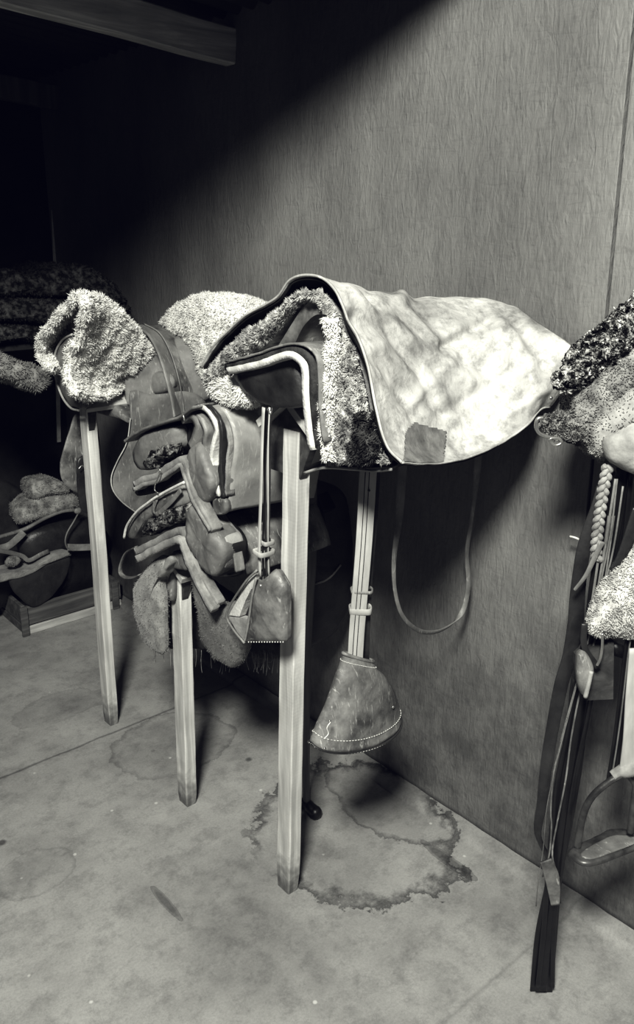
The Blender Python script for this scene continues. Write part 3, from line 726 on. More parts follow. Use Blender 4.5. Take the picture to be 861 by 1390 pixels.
put('saddle_seat', updn(P_([(300, 165), (360, 130), (420, 92), (470, 92), (520, 120), (560, 180)]), X0+.05, 1.45, .02, drop=-.01, amp=.003), 'leather_dark', sa)
put('body', (lambda g: (jit(g[0], .006, 14, 3), g[1]))(pad(PXS(P_([(330, 330), (345, 190), (420, 120), (500, 130), (545, 200), (548, 500), (500, 530), (420, 560)]), X0+.085), (.32, 0, 0), .01, 50, .9)), 'leather_black', sa)  # black core block added to paint the shaded inside of the pile
# numnah under A
nA = thing('saddle_pad', 'grey curved felt saddle pad between the two worn saddles of the middle pile', 'saddle pad', (1.2, YM, .9))
put('felt', updn(P_([(132, 440), (180, 420), (240, 398), (300, 355), (340, 330), (368, 345), (385, 410), (415, 500), (455, 580), (495, 655)]), X0-.02, 1.006, .018, amp=.004, s=22), 'felt', nA)
put('pale_edge', updn(P_([(132, 468), (180, 450), (240, 428), (300, 388), (338, 358), (352, 368), (366, 420), (395, 505), (438, 590), (478, 660)]), X0-.024, .995, .010, amp=.003, s=22), 'felt', nA)['label'] = 'paler felt underside'
put('dark_underside', pad(PXS(P_([(140, 480), (240, 440), (320, 385), (352, 380), (372, 440), (360, 460), (300, 480), (200, 500), (150, 510)]), X0+.01), (.28, 0, 0), .004, 40, .9), 'felt_dark', nA)  # dark block filling the space below the felt rim
tag(put('wire_hook', tube([PX(a, b, X0-.034) for a, b in P_([(243, 378), (256, 392), (250, 420), (236, 450), (232, 480), (246, 494)])], .0016, 6, 40), 'metal'), 'small bent wire hook hanging on the edge of the grey felt pad', 'hook')
# saddle B
sb = thing('saddle', 'scuffed saddle second in the middle pile, curved pale rimmed panel and torn underside', 'saddle', (1.2, YM, .78))
put('panel', pad(PXS(P_([(100, 690), (118, 630), (165, 570), (230, 525), (300, 480), (365, 450), (382, 480), (375, 540), (310, 570), (235, 600), (170, 660), (130, 705)]), X0-.005), (.3, 0, 0), .010, 60, .85), 'leather', sb)
g = pad(PXS(P_([(165, 690), (200, 620), (260, 585), (330, 560), (378, 545), (380, 600), (330, 625), (260, 650), (210, 680)]), X0-.014), (.06, 0, 0), .012, 60, .9)
put('torn_stuffing', (jit(g[0], .012, 80, 4), g[1]), 'stuffing', sb)
put('welt', tube([PX(a, b, X0-.024) for a, b in P_([(94, 696), (108, 640), (150, 580), (200, 540), (235, 515), (300, 478), (366, 445)])], .0036, 6, 50), 'felt_pale', sb)
put('inner_fold', ribbon([PX(a, b, X0-.02) for a, b in P_([(240, 520), (225, 570), (240, 590), (300, 540), (350, 480)])], .012, .003, (0, 1, .2)), 'leather_mid', sb)
put('panel', pad(PXS(P_([(385, 545), (420, 570), (460, 640), (505, 690), (530, 760), (520, 820), (485, 875), (430, 820), (385, 740), (366, 650), (370, 590)]), X0-.016), (.07, 0, 0), .006, 70, .95, rnd=.15, wr=.006), 'leather_mid', sb)
layer('inner_flap', [(430, 560), (480, 640), (530, 690), (555, 750), (545, 810), (510, 870)], X0+.0, .008, 'leather_dark', sb, X1=1.06, amp=.003)
layer('felt_edge', [(470, 600), (520, 665), (550, 700), (562, 760), (550, 820), (520, 860)], X0+.005, .007, 'felt', sb, X1=1.05, amp=.003)
layer('side_flap', [(500, 620), (545, 680), (575, 720), (592, 790), (600, 850)], X0+.02, .008, 'leather', sb, X1=1.045, amp=.004)
layer('broad_flap', [(520, 600), (570, 660), (600, 730), (625, 800), (640, 862)], X0+.07, .006, 'leather', sb, X1=1.34, drop=-.01, amp=.006, nu=20)
put('saddle_seat', updn(P_([(390, 520), (440, 500), (500, 520), (560, 600), (600, 680)]), X0+.12, 1.45, .02, amp=.003), 'leather_black', sb)
put('body', (lambda g: (jit(g[0], .006, 14, 3), g[1]))(pad(PXS(P_([(350, 760), (360, 560), (430, 520), (520, 560), (580, 700), (600, 850), (540, 880), (440, 840)]), X0+.085), (.32, 0, 0), .01, 50, .9)), 'leather_black', sb)  # added black core, its colour giving the shade between the layers
# numnah B
nB = thing('saddle_pad', 'pale edged felt saddle pad resting directly on the low middle rack', 'saddle pad', (1.2, YM, .72))
put('felt', updn(P_([(135, 745), (200, 712), (270, 675), (330, 648), (365, 665), (385, 730), (420, 820), (465, 905), (515, 985)]), X0-.012, 1.01, .018, amp=.003, s=22), 'felt', nB)
put('pale_edge', updn(P_([(140, 778), (200, 745), (265, 712), (325, 690), (352, 708), (372, 770), (408, 860), (450, 945), (492, 1012)]), X0-.026, .995, .018, amp=.003, s=22), 'felt_mid', nB)['label'] = 'pale felt edge'
tag(put('leather_loop', ribbon(PXS(P_([(150, 735), (105, 760), (82, 810), (78, 850), (100, 872), (140, 872), (170, 858)]), X0+.02), [.010, .012, .016, .02], .004, (1, .3, 0), 60), 'leather'), 'leather strap loop sticking out left of the middle saddle pile', 'strap')
# hanging cloths
hc = thing('saddle_blanket', 'worn hide saddle blanket hanging lowest from the low middle rack', 'blanket', (1.15, YM, .6))
gL = pad(PXS(P_([(262, 775), (225, 795), (185, 835), (145, 890), (130, 950), (138, 1040), (158, 1120), (190, 1180), (225, 1212), (252, 1225), (266, 1190), (262, 1080), (262, 960), (250, 890), (262, 840), (285, 810)]), X0+.005), (.03, 0, 0), .012, 90, .96, jag=.003)
put('pale_fold', wool(gL, 1500, .005, .0007, 3), 'felt_mid', hc)['label'] = 'pale left hanging fold'
gR = pad(PXS(P_([(395, 860), (420, 900), (470, 985), (530, 1000), (590, 985), (620, 1060), (630, 1150), (605, 1240), (575, 1285), (520, 1262), (470, 1215), (435, 1160), (425, 1090), (415, 1010), (395, 930)]), X0+.03), (.05, 0, 0), .010, 90, .96, jag=.003)
put('hide_fold', wool(gR, 1200, .005, .0007, 4), 'leather_mid', hc)['label'] = 'scuffed leather right fold'
put('back_fold', (lambda g: (jit(g[0], .006, 14, 3), g[1]))(pad([PX(a, b, 1.16) for a, b in P_([(250, 850), (420, 860), (560, 960), (700, 1100), (820, 1160), (810, 1235), (700, 1245), (600, 1235), (500, 1205), (380, 1200), (270, 1190), (262, 1000)])], (.04, 0, 0), .006, 90, .96, jag=.004)), 'felt_dark', hc)
put('inner_fold', pad(PXS(P_([(245, 860), (305, 850), (310, 980), (280, 965), (250, 930)]), X0+.04), (.02, 0, 0), .004, 30), 'leather_mid', hc)
fr_ = []
for k in range(46):
    a = random.uniform(190, 800); b = 1195+random.uniform(-5, 45)*(a > 420); p = PX(*P_([(a, b)])[0], 1.04 if a < 300 else 1.12)
    fr_.append(tube([p, p+[0, random.uniform(-.004, .004), -random.uniform(.01, .03)], p+[random.uniform(-.006, .006), random.uniform(-.01, .01), -random.uniform(.03, .055)]], .0006, 4, 6))
put('frayed_threads', join(*fr_), 'felt', hc)['kind'] = 'stuff'
tag(put('leather_scrap', (lambda g: (jit(g[0], .005, 40, 3), g[1]))(pad(PXS(P_([(302, 765), (345, 755), (380, 770), (388, 830), (350, 845), (310, 825)]), X0+.02), (.10, 0, 0), .006, 40)), 'leather_mid'), 'folded leather scrap on top of the low middle post', 'leather scrap')
tag(put('cloth_knot', (lambda g: (jit(g[0], .004, 40, 3), g[1]))(pad(PXS(P_([(245, 870), (270, 825), (295, 780), (305, 800), (290, 835), (262, 872)]), X0-.004), (.03, 0, 0), .004, 30)), 'cloth'), 'small pale cloth end left of the low middle post', 'cloth')
# big dark skirt beyond the front post
dk = thing('saddle_skirt', 'large dark leather saddle skirt hanging behind the front post, curved lower edge', 'saddle skirt', (1.4, 1.6, .6))
sk_px = [(372, 655), (420, 650), (468, 668), (480, 720), (482, 780), (475, 832), (455, 862), (430, 878), (400, 888), (376, 880)]
put('leather', pad(PYS(sk_px, 1.66), (0, .03, 0), .008, 60, .96), 'leather_dark', dk)
put('raised_seam', tube(PYS([(380, 800), (430, 792), (448, 784), (463, 767)], 1.65), .003, 6), 'leather_mid', dk)
# ================================================================ LEFT SADDLE
def Z1(v): return [(a/3.075, 340+b/3.075) for a, b in v]
le = thing('saddle', 'grey leather saddle on the left rack, long flaps hanging either side of the post', 'saddle', (1.2, YL, 1.1))
XL = 1.0
put('pommel', pad(PXS(Z1([(300, 352), (262, 375), (236, 420), (228, 480), (238, 540), (262, 610), (298, 655), (338, 662), (338, 620), (330, 540), (318, 440)]), XL+.045), (.05, 0, 0), .010, 60, .95), 'leather_mid', le)
put('pommel_rim', tube(PXS(Z1([(302, 350), (262, 372), (234, 420), (226, 480), (236, 545), (262, 615), (296, 658), (330, 668)]), XL+.042), .0036, 7, 50), 'leather_pale', le)
put('arch', pad(PXS(Z1([(280, 245), (345, 245), (338, 300), (312, 350), (285, 355), (276, 300)]), XL+.06), (.05, 0, 0), .004, 30), 'leather_mid', le)
put('under_panel', pad(PXS(Z1([(395, 600), (470, 640), (545, 722), (500, 705), (440, 690), (395, 670)]), XL+.16), (.05, 0, 0), .004, 40), 'leather', le)
put('panel', pad(PXS(Z1([(480, 600), (560, 560), (625, 510), (690, 515), (712, 560), (690, 592), (640, 602), (560, 600)]), XL+.29), (.05, 0, 0), .012, 50), 'leather_mid', le)
def flapY(nm, pts, Y, mt, par, t=.006, amp=.004):
    return put(nm, (lambda g: (jit(g[0], amp, 12, 5), g[1]))(pad(PYS(pts, Y), (0, t, 0), .004, 70, 1, segs=2)), mt, par)
flapY('flap', Z1([(548, 590), (640, 600), (780, 590), (860, 640), (850, 800), (760, 1000), (640, 1110), (570, 1095), (510, 1050), (472, 1000), (465, 945), (490, 880), (530, 800), (545, 700)]), 2.2, 'leather_mid', le)
put('flap_edge', tube(PYS(Z1([(545, 700), (530, 800), (490, 880), (465, 945), (472, 1000), (510, 1050), (570, 1095)]), 2.192), .002, 6), 'leather_pale', le)
flapY('flap', Z1([(318, 680), (292, 760), (258, 850), (250, 900), (262, 960), (300, 1000), (345, 1015), (400, 1000), (420, 900), (400, 690)]), 2.62, 'leather', le)
flapY('girth_tab', Z1([(325, 880), (400, 880), (420, 1080), (370, 1098), (335, 1060)]), 2.58, 'leather_dark', le)
put('ring', tube(PYS(Z1([(328, 912), (342, 898), (356, 906)]), 2.55), .002, 6), 'metal', le)
seat_st = []
for X, zz, ww in ((1.2, 1.30, .07), (1.3, 1.28, .09), (1.4, 1.28, .12), (1.5, 1.32, .14)):
    seat_st.append([(X, YL+ww*1.1, zz-.2), (X, YL+ww, zz-.08), (X, YL+ww*.5, zz-.01), (X, YL, zz), (X, YL-ww*.5, zz-.01), (X, YL-ww, zz-.08), (X, YL-ww*1.1, zz-.2)])
Gs = loftgrid(seat_st, 20, 40)
if gnorm(Gs)[10, 20][2] < 0: Gs = Gs[:, ::-1]
put('seat', shell(Gs, .02), 'leather_mid', le)
# broad surcingle
def sur(nm, A, B, mt, par, X, t=.006, extra=None):
    """band between two pixel curves placed on plane(s)"""
    a = [PX(x, y, X[0]) for x, y in A]; b = [PX(x, y, X[1]) for x, y in B]
    Gq = loftgrid([a, b], 8, 40)
    if gnorm(Gq)[4, 20][1] > 0: Gq = Gq[:, ::-1]
    return put(nm, shell(disp(Gq, .002, 15), t), mt, par)
sg = thing('surcingle', 'broad leather surcingle passing over the left saddle behind its white sheepskin', 'strap', (1.4, YL, 1.1))
sur('narrow_band', Z1([(560, 312), (620, 350), (662, 430), (690, 520), (712, 600), (735, 720), (742, 800)]), Z1([(600, 306), (665, 345), (712, 430), (745, 540), (762, 640), (775, 740), (778, 800)]), 'leather_mid', sg, (1.28, 1.34))
sur('wide_band', Z1([(600, 310), (660, 345), (708, 430), (742, 540), (760, 640), (772, 740), (775, 800)]), Z1([(690, 308), (760, 350), (810, 420), (838, 500), (855, 590), (862, 680), (862, 760)]), 'leather', sg, (1.342, 1.46))
put('edge_line', tube(PXS(Z1([(602, 306), (667, 345), (714, 430), (747, 540), (764, 640), (776, 730)]), 1.33), .0025, 6), 'leather_mid', sg)
# sheepskins
def fl(par_label, stations, counts, L, r, mt, seed, name='sheepskin', cat='sheepskin', amp=.012, t=.022):
    Gq = loftgrid(stations, 34, 70)
    k = gnorm(Gq)[17, 35]
    if k[2] < 0: Gq = Gq[:, ::-1]
    Gq = disp(Gq, amp, 22, seed, 3)
    g = shell(Gq, t)
    o = put(name, wool(g, counts, L, r, seed, bend=.8, clump=60), mt); return tag(o, par_label, cat)
S = [PXS([(70, 508), (52, 492), (50, 466), (62, 442), (82, 420), (98, 404), (113, 397), (121, 410), (117, 432), (107, 458), (97, 486), (99, 514), (108, 531)], .985),
     PXS([(84, 500), (72, 482), (72, 456), (86, 434), (104, 416), (120, 402), (136, 404), (142, 424), (140, 450), (134, 478), (127, 504), (126, 526), (132, 540)], 1.07),
     PXS([(120, 490), (108, 472), (108, 450), (120, 432), (136, 420), (150, 414), (166, 424), (172, 442), (172, 464), (167, 488), (162, 508), (158, 522), (160, 534)], 1.17),
     PXS([(155, 480), (143, 466), (143, 452), (153, 442), (165, 436), (178, 438), (190, 450), (197, 464), (200, 478), (198, 490), (194, 500), (190, 508), (190, 514)], 1.27),
     PXS([(180, 480), (170, 470), (170, 460), (178, 454), (188, 450), (200, 452), (208, 462), (214, 472), (218, 482), (220, 490), (221, 496), (221, 500), (220, 504)], 1.34)]
fl('white fluffy sheepskin draped over the front of the left saddle', S, 30000, .0095, .0012, 'wool_white', 2)
g = pad(PXS([(213, 440), (222, 425), (236, 413), (258, 402), (285, 400), (308, 408), (324, 420), (334, 440), (338, 470), (326, 505), (296, 520), (272, 512), (262, 480), (246, 456), (228, 448)], 1.43), (.16, 0, 0), .02, 70, .92)
g = (jit(g[0], .010, 20, 3), g[1])
tag(put('sheepskin', wool(g, 16000, .009, .0012, 7, bend=.8, clump=60), 'wool_white'), 'second white sheepskin rounded over the rear of the left saddle, against the wall', 'sheepskin')
# ================================================================ DARK CORNER: BLANKETS, CRATE, TACK
def blank(lbl, top, bot, X, mt, seed, ex=.48, amp=.012):
    g = pad(PXS(top+bot[::-1], X), (ex, 0, 0), .02, 90, .95, segs=14)
    g = (jit(g[0], amp, 14, seed), g[1])
    return tag(put('folded_blanket', wool(g, 6000, .006, .0016, seed), mt), lbl, 'blanket')
bp = lambda pts: pts
YQ = 2.95
def blankY(lbl, outline, Y, mt, seed, ex=-.10):
    g = pad(PYS(outline, Y), (0, .40, 0), .03, 120, .97, segs=12); g = (jit(g[0], .012, 12, seed), g[1])
    return tag(put('folded_blanket', wool(g, 6500, .007, .0018, seed), mt), lbl, 'blanket')
blankY('dark nubbly folded blanket topmost of the stack in the dark left corner', [(-60, 380), (-20, 366), (15, 368), (45, 380), (75, 366), (100, 359), (128, 366), (155, 382), (172, 402), (176, 412), (130, 404), (60, 402), (0, 402), (-60, 404)], 2.78, 'boucle_dark', 1)
blankY('dark nubbly folded blanket in the middle of the corner stack', [(-60, 408), (0, 404), (60, 405), (130, 408), (176, 414), (183, 428), (170, 440), (120, 436), (60, 438), (0, 436), (-60, 440)], 2.78, 'boucle_dark', 2)
blankY('dark nubbly folded blanket lowest of the corner stack', [(-60, 444), (0, 440), (60, 441), (120, 440), (165, 444), (150, 462), (60, 464), (0, 462), (-60, 466)], 2.78, 'boucle_dark', 3)
# shelf that carries them
struct('trim_6', box((1.20, 3.05, PY(0, 472, 2.8)[2]-.005), (.83, .5, .02)), 'dark_wall')
g = pad(PYS([(-40, 486), (-10, 480), (8, 484), (22, 492), (45, 497), (62, 506), (69, 520), (55, 531), (38, 528), (18, 518), (0, 514), (-30, 518)], 2.66), (0, .22, 0), .012, 60, .9)
tag(put('sheepskin', wool((jit(g[0], .01, 30, 3), g[1]), 4500, .012, .0015, 9), 'wool_dim'), 'dim pale sheepskin tip poking out at the left edge below the dark blankets', 'sheepskin')
# crate
c0 = FL(35, 863); 
cr_ = thing('wooden_crate', 'rough dark wooden crate on the floor at the far left, full of old tack', 'crate', (c0[0]+.2, c0[1]+.2, 0))
cx0, cy0 = c0[0], c0[1]; cw, cd, chh = .44, .40, .12
for z0, z1, mt in ((.0, .035, 'wood_rail'), (.042, .125, 'crate')):
    ob = put('slat', box((cx0+cw/2, cy0+.008, (z0+z1)/2), (cw, .016, z1-z0)), mt, cr_, False)
    put('slat', box((cx0+.008, cy0+cd/2, (z0+z1)/2), (.016, cd-.034, z1-z0)), 'crate', cr_, False)
    put('slat', box((cx0+cw-.008, cy0+cd/2, (z0+z1)/2), (.016, cd-.034, z1-z0)), 'crate', cr_, False)
    put('slat', box((cx0+cw/2, cy0+cd-.008, (z0+z1)/2), (cw, .016, z1-z0)), 'crate', cr_, False)
put('bottom_board', box((cx0+cw/2, cy0+cd/2, .012), (cw-.034, cd-.034, .012)), 'crate', cr_, False)
put('corner_post', box((cx0+.0, cy0-.006, .064), (.03, .012, .128)), 'crate', cr_, False)
put('corner_post', box((cx0+cw-.03, cy0-.006, .064), (.03, .012, .128)), 'crate', cr_, False)
def Z7(v): return [(a/4.305, 620+b/4.305) for a, b in v]
YC = cy0+.05
ct = thing('saddle', 'dark saddle lying in the wooden crate with a pale felt edge and a stirrup iron', 'saddle', (cx0+.2, cy0+.2, .13))
flapY('flap', Z7([(60, 700), (180, 670), (300, 610), (410, 590), (400, 680), (350, 770), (270, 850), (190, 880), (130, 840), (80, 780)]), YC-.065, 'leather_dark', ct, .02)
put('felt_edge', (lambda g: (jit(g[0], .004, 20, 3), g[1]))(pad(PYS(Z7([(-60, 700), (60, 685), (180, 650), (260, 600), (330, 568), (400, 552), (425, 575), (350, 590), (270, 635), (180, 690), (60, 722), (-60, 745)]), YC-.07), (0, .10, 0), .006, 60)), 'felt', ct)
put('seat', (lambda g: (jit(g[0], .008, 12, 3), g[1]))(pad(PYS(Z7([(120, 520), (160, 450), (260, 410), (400, 385), (540, 370), (620, 420), (650, 480), (620, 540), (520, 560), (430, 560), (330, 560), (240, 600), (150, 600)]), YC), (0, .22, 0), .03, 60)), 'leather_dark', ct)
put('body', (lambda g: (jit(g[0], .008, 12, 3), g[1]))(pad(PYS(Z7([(400, 560), (620, 540), (640, 700), (580, 860), (300, 890), (340, 780), (390, 690)]), YC+.02), (0, .2, 0), .01, 60)), 'leather_black', ct)
put('cantle_rim', tube(PYS(Z7([(-40, 480), (60, 450), (150, 420), (260, 360), (360, 320), (440, 310)]), YC-.03), .008, 8), 'leather_mid', ct)
put('pale_strip', ribbon(PYS(Z7([(-20, 540), (50, 520), (110, 470), (140, 440)]), YC-.04), .03, .004, (0, 0, 1)), 'felt', ct)
put('strap', ribbon(PYS(Z7([(-30, 545), (60, 560), (130, 580), (170, 605), (240, 570), (285, 550)]), YC-.06), .018, .005, (0, 0, 1)), 'leather_mid', ct)
tag(put('wool_ball', (lambda g: wool((jit(g[0], .004, 60, 3), g[1]), 700, .005, .0012, 4))(ball(PY(17, 762, YC-.055), .028, 14, (1.1, .6, .8))), 'wool_dim'), 'round pale woolly knob among the tack in the crate', 'pompom')
si_ = thing('stirrup_iron', 'flat stirrup iron lying against the tack above the crate', 'stirrup', PY(110, 745, YC-.08))
put('arch', ribbon(PYS(Z7([(455, 335), (430, 380), (395, 440), (383, 490), (395, 530), (430, 545)]), YC-.08), .016, .006, (.6, .8, 0)), 'leather_mid', si_)
put('tread', ribbon(PYS(Z7([(395, 528), (450, 530), (520, 528), (580, 522)]), YC-.08), .028, .008, (0, .3, 1)), 'felt', si_)
put('eye', ball(PY(*Z7([(455, 315)])[0], YC-.08), .014, 8, (1.2, .5, 1)), 'leather', si_)
for lbl, o, sd, mt in (('pale stuffed fleece pad lying on top of the crate tack, upper of two', [(178, 200), (200, 155), (260, 140), (330, 135), (400, 180), (415, 210), (340, 215), (260, 225), (190, 245)], 3, 'wool_dim'),
                   ('long pale stuffed fleece pad on the crate tack, lower of two', [(95, 340), (120, 290), (200, 245), (300, 215), (420, 215), (465, 240), (460, 290), (350, 320), (240, 360), (130, 395), (100, 375)], 4, 'wool_dim')):
    g = pad(PYS(Z7(o), YC-.02), (0, .14, 0), .02, 60, .9); g = (jit(g[0], .008, 20, sd), g[1])
    tag(put('fleece_pad', wool(g, 2500, .006, .0014, sd), mt), lbl, 'pad')
g = pad(PYS([(-60, 640), (0, 650), (30, 665), (60, 690), (50, 740), (30, 790), (5, 826), (-30, 838), (-60, 836), (-75, 740)], YC+.1), (0, .2, 0), .02, 60)
tag(put('leather_bundle', (jit(g[0], .012, 12, 3), g[1]), 'leather_dark'), 'dark rumpled leather bundle standing behind the crate at the left edge', 'bundle')
# ================================================================ RIGHT GROUP (hanging tack by the wall)
FR = 1.45
br = thing('wall_bracket', 'timber wall bracket carrying the folded blankets at the right edge', 'bracket', (1.40, .70, 1.2))
zb = PF(850, 600, FR)[2]; pr = PF(860, 590, FR)
put('rail', beam((XW-.002, pr[1]+.02, zb+.02), (1.40, pr[1]+.02, zb+.02), .05, .05), 'wood_rail', br, False)
put('brace', beam((XW-.002, pr[1]+.02, zb-.13), (1.47, pr[1]+.02, zb-.01), .03, .03), 'wood_rail', br, False)
def Z5(v): return [(680+a/3.022, 400+b/3.022) for a, b in v]
def Z6(v): return [(680+a/3.022, 840+b/3.022) for a, b in v]
# nubbly roll
roll = PFS([(764, 527), (780, 505), (803, 483), (830, 463), (856, 440), (885, 408)], FR+.03)
g = tube(roll, [.016, .027, .03, .03, .029, .03], 18, 70); g = (jit(g[0], .016, 55, 3), g[1])
tag(put('fleece_girth', join(g, tufts(g[0], g[1], 2600, .012, .0034, .9, 60, 5)), 'boucle'), 'nubbly black and white rolled fleece girth slanting over the blankets at the right edge', 'girth')
g = tube(PFS([(738, 570), (755, 577), (775, 580), (800, 578)], FR+.05), [.013, .024, .028, .03], 16, 40); g = (jit(g[0], .010, 50, 3), g[1])
tag(put('fleece_girth', join(g, tufts(g[0], g[1], 1500, .009, .0026, .9, 60, 6)), 'blanket'), 'stubby grey fleece girth end with a metal clip, below the canvas corner', 'girth')
tag(put('metal_clip', join(tube(PFS(Z5([(175, 505), (152, 510), (145, 540), (160, 570), (200, 585), (235, 592)]), FR+.01), .0035, 8, 50), tube(PFS(Z5([(205, 590), (240, 590), (248, 608), (225, 618), (205, 604)]), FR+.008), .0025, 7, 40, True)), 'metal'), 'curved metal girth clip below the lower corner of the canvas cover', 'clip')
tag(put('metal_rivet', ball(PF(748, 540, FR+.12), .004), 'metal'), 'shiny round rivet at the rear corner of the canvas cover', 'rivet')
def folded(lbl, outline, F, th, mt, seed, n=2600, tl=.005, amp=.008, name='folded_blanket'):
    g = pad(PFS(outline, F), tuple(FWD*th), .022, 90, .95, segs=8); g = (jit(g[0], amp, 22, seed), g[1])
    if n: g = join(g, tufts(g[0], g[1], n, tl, .0014, .8, 50, seed))
    return tag(put(name, g, mt), lbl, 'blanket')
folded('grey knitted blanket folded over the wall bracket at the right edge', [(780, 560), (786, 530), (802, 508), (826, 488), (850, 472), (890, 452), (905, 520), (880, 560), (840, 580), (812, 606), (796, 606), (783, 590)], FR+.02, .12, 'blanket', 4, 9000, .004)
lp = []
for k in range(5): lp.append(tube([PF(783+k*7+q*60, 590-k*2-math.sin(q*1.4)*80+k*8, FR+.0) for q in np.linspace(0, 1, 8)], .0035, 6, 40))
folded('white woollen blanket folded beneath the grey knitted one', [(812, 570), (830, 552), (855, 535), (890, 515), (905, 560), (880, 570), (852, 586), (836, 600), (826, 622), (810, 618), (806, 590)], FR-.015, .12, 'cloth', 5, 2200)
folded('pale creased cloth hanging lowest of the folded blankets at the right edge', [(826, 598), (845, 584), (870, 570), (905, 552), (905, 650), (870, 646), (846, 636), (830, 626)], FR-.05, .12, 'cloth', 6, 0)
folded('grey blanket fold tucked behind the white one at the right edge', [(796, 600), (812, 575), (830, 590), (830, 626), (818, 630), (804, 620)], FR+.03, .08, 'blanket', 8, 900)
# braid
top = [PF(*p, FR-.02) for p in Z5([(440, 700), (425, 780), (412, 860), (400, 950), (392, 1040), (395, 1090)])]
C = cr(top, 90); bd = []
for ph in (0, 2.094, 4.189):
    P = []
    for k, p in enumerate(C):
        a = k*.30+ph; P.append(p+RIGHT*.006*math.sin(a)-FWD*.004*math.sin(2*a))
    bd.append(tube(P, .005, 8, 200))
tag(put('braided_rope', join(*bd), 'felt_mid'), 'pale braided rope hanging down from the blankets at the right', 'rope')
# straps
def strap(name, pts, F, w, t, mt, lbl, cat='strap', tw=None, group=None, wd=RIGHT, m=None):
    return tag(put(name, ribbon(PFS(pts, F), w, t, wd, m, tw), mt), lbl, cat, group)
strap('leather_strap', [(815, 660), (808, 692), (793, 744), (785, 800), (781, 850), (772, 895), (762, 930), (750, 990), (742, 1040), (736, 1090), (730, 1128), (737, 1150), (748, 1172), (752, 1226)], FR+.005, [.012, .022, .026, .028, .03, .028, .026, .024, .024, .022, .018, .014, .026, .03], .004, 'leather_dark', 'long worn leather strap running down the left side of the hanging tack', tw=[0, .3, 0, .2, -.2, .2, .4, .3, .2, .9, .5, 0])
bundles = [
 ([(846, 635), (838, 690), (826, 760), (812, 830), (800, 890), (790, 950), (776, 1040), (762, 1130), (752, 1200), (742, 1270), (735, 1345)], 0, .014, 'broad black strap at the front of the hanging strap bundle'),
 ([(852, 635), (847, 690), (836, 760), (822, 830), (806, 890), (795, 950), (784, 1040), (770, 1120), (757, 1190), (750, 1270), (744, 1346)], .012, .012, 'black strap at the right of the hanging strap bundle'),
 ([(838, 640), (828, 690), (815, 760), (803, 840), (793, 900), (783, 960), (768, 1050), (757, 1130), (746, 1200), (732, 1270), (725, 1344)], .008, .010, 'black strap at the left of the hanging strap bundle'),
 ([(832, 640), (822, 700), (806, 780), (797, 850), (784, 920), (772, 990), (757, 1060), (750, 1120), (744, 1190), (738, 1270), (730, 1344)], -.006, .006, 'narrow black rein in front of the strap bundle'),
 ([(858, 640), (852, 700), (842, 780), (828, 850), (812, 900), (799, 970), (780, 1060), (768, 1140), (760, 1190), (752, 1260), (750, 1340)], -.004, .006, 'narrow black rein on the outer right of the strap bundle')]
for pts, dF, w, lbl in bundles: strap('leather_strap', pts, FR+dF, w*1.7, .004, 'leather_black', lbl, tw=[0, .3, -.2, .2, .4, 0], group='straps hanging in a bundle at the right')
for pts, dF, w, mt, lbl in (
 ([(824, 650), (815, 740), (802, 830), (801, 836), (806, 838), (812, 800), (822, 740), (836, 650)], -.02, .004, 'leather_mid', 'thin grey strap hanging in a narrow loop below the braided rope'),
 ([(838, 650), (830, 720), (818, 780), (806, 834), (812, 836), (820, 800), (834, 740), (846, 660)], -.016, .003, 'leather_mid', 'second thin grey looped strap beside the braided rope'),
 ([(830, 700), (808, 830), (785, 920), (766, 990), (752, 1050), (748, 1100), (749, 1122), (746, 1160), (737, 1190)], -.012, .003, 'leather', 'thin grey rein crossing the black straps low down'),
 ([(826, 700), (803, 850), (778, 950), (762, 1010), (750, 1060), (742, 1100), (738, 1150), (731, 1197), (728, 1230)], -.014, .0015, 'leather_mid', 'thin pale cord along the left side of the strap bundle'),
 ([(834, 700), (812, 850), (790, 930), (776, 1000), (768, 1060), (756, 1120), (750, 1160), (757, 1188), (760, 1192)], -.012, .003, 'leather', 'thin grey rein end at the middle of the strap bundle')):
    strap('rein', pts, FR+dF, w*1.2, .0025, mt, lbl, 'rein')
strap('strap_keeper', [(741, 1168), (748, 1185), (752, 1205), (754, 1228)], FR-.03, [.024, .03, .026, .018], .004, 'leather', 'brown leather flap wrapped around the strap bundle near the floor', 'strap')
strap('leather_strap', [(818, 735), (806, 760), (795, 782), (780, 801)], FR-.03, [.010, .009, .006], .003, 'leather_mid', 'short grey strap end crossing left of the hanging straps')
# wire hook in the wall joint
hk = thing('wall_hook', 'small bent white hook fixed at the joint of the wall panels', 'hook', PX(788, 745, XW-.01))
put('wire', tube([PX(774, 728, XW-.05), PX(784, 731, XW-.05), PX(790, 737, XW-.03), PX(792, 745, XW-.004)], .0025, 7, 30), 'thread', hk)
put('holder', ball(PX(789, 748, XW-.012), .008, 8, (1, .6, 1.3)), 'iron', hk)
put('shank', tube([PX(789, 745, XW-.012), PX(789, 765, XW-.006)], .004, 6), 'iron', hk)
# lower white fleece girth
gf = [(800, 858), (803, 838), (813, 818), (827, 796), (843, 776), (862, 755), (895, 725), (905, 780), (880, 820), (866, 862), (850, 874), (835, 868), (818, 868)]
g = pad(PFS(gf, FR-.05), tuple(FWD*.05), .018, 80, .9); g = (jit(g[0], .006, 30, 3), g[1])
tag(put('fleece_girth', join(g, tufts(g[0], g[1], 7000, .0055, .0011, .8, 55, 7)), 'wool_right'), 'white fleece girth sleeve hanging at the right edge above the wooden stirrup', 'girth')
strap('leather_strap', [(866, 690), (852, 735), (842, 760), (832, 775)], FR-.03, [.018, .02, .016], .004, 'leather_dark', 'dark strap end above the lower white fleece girth')
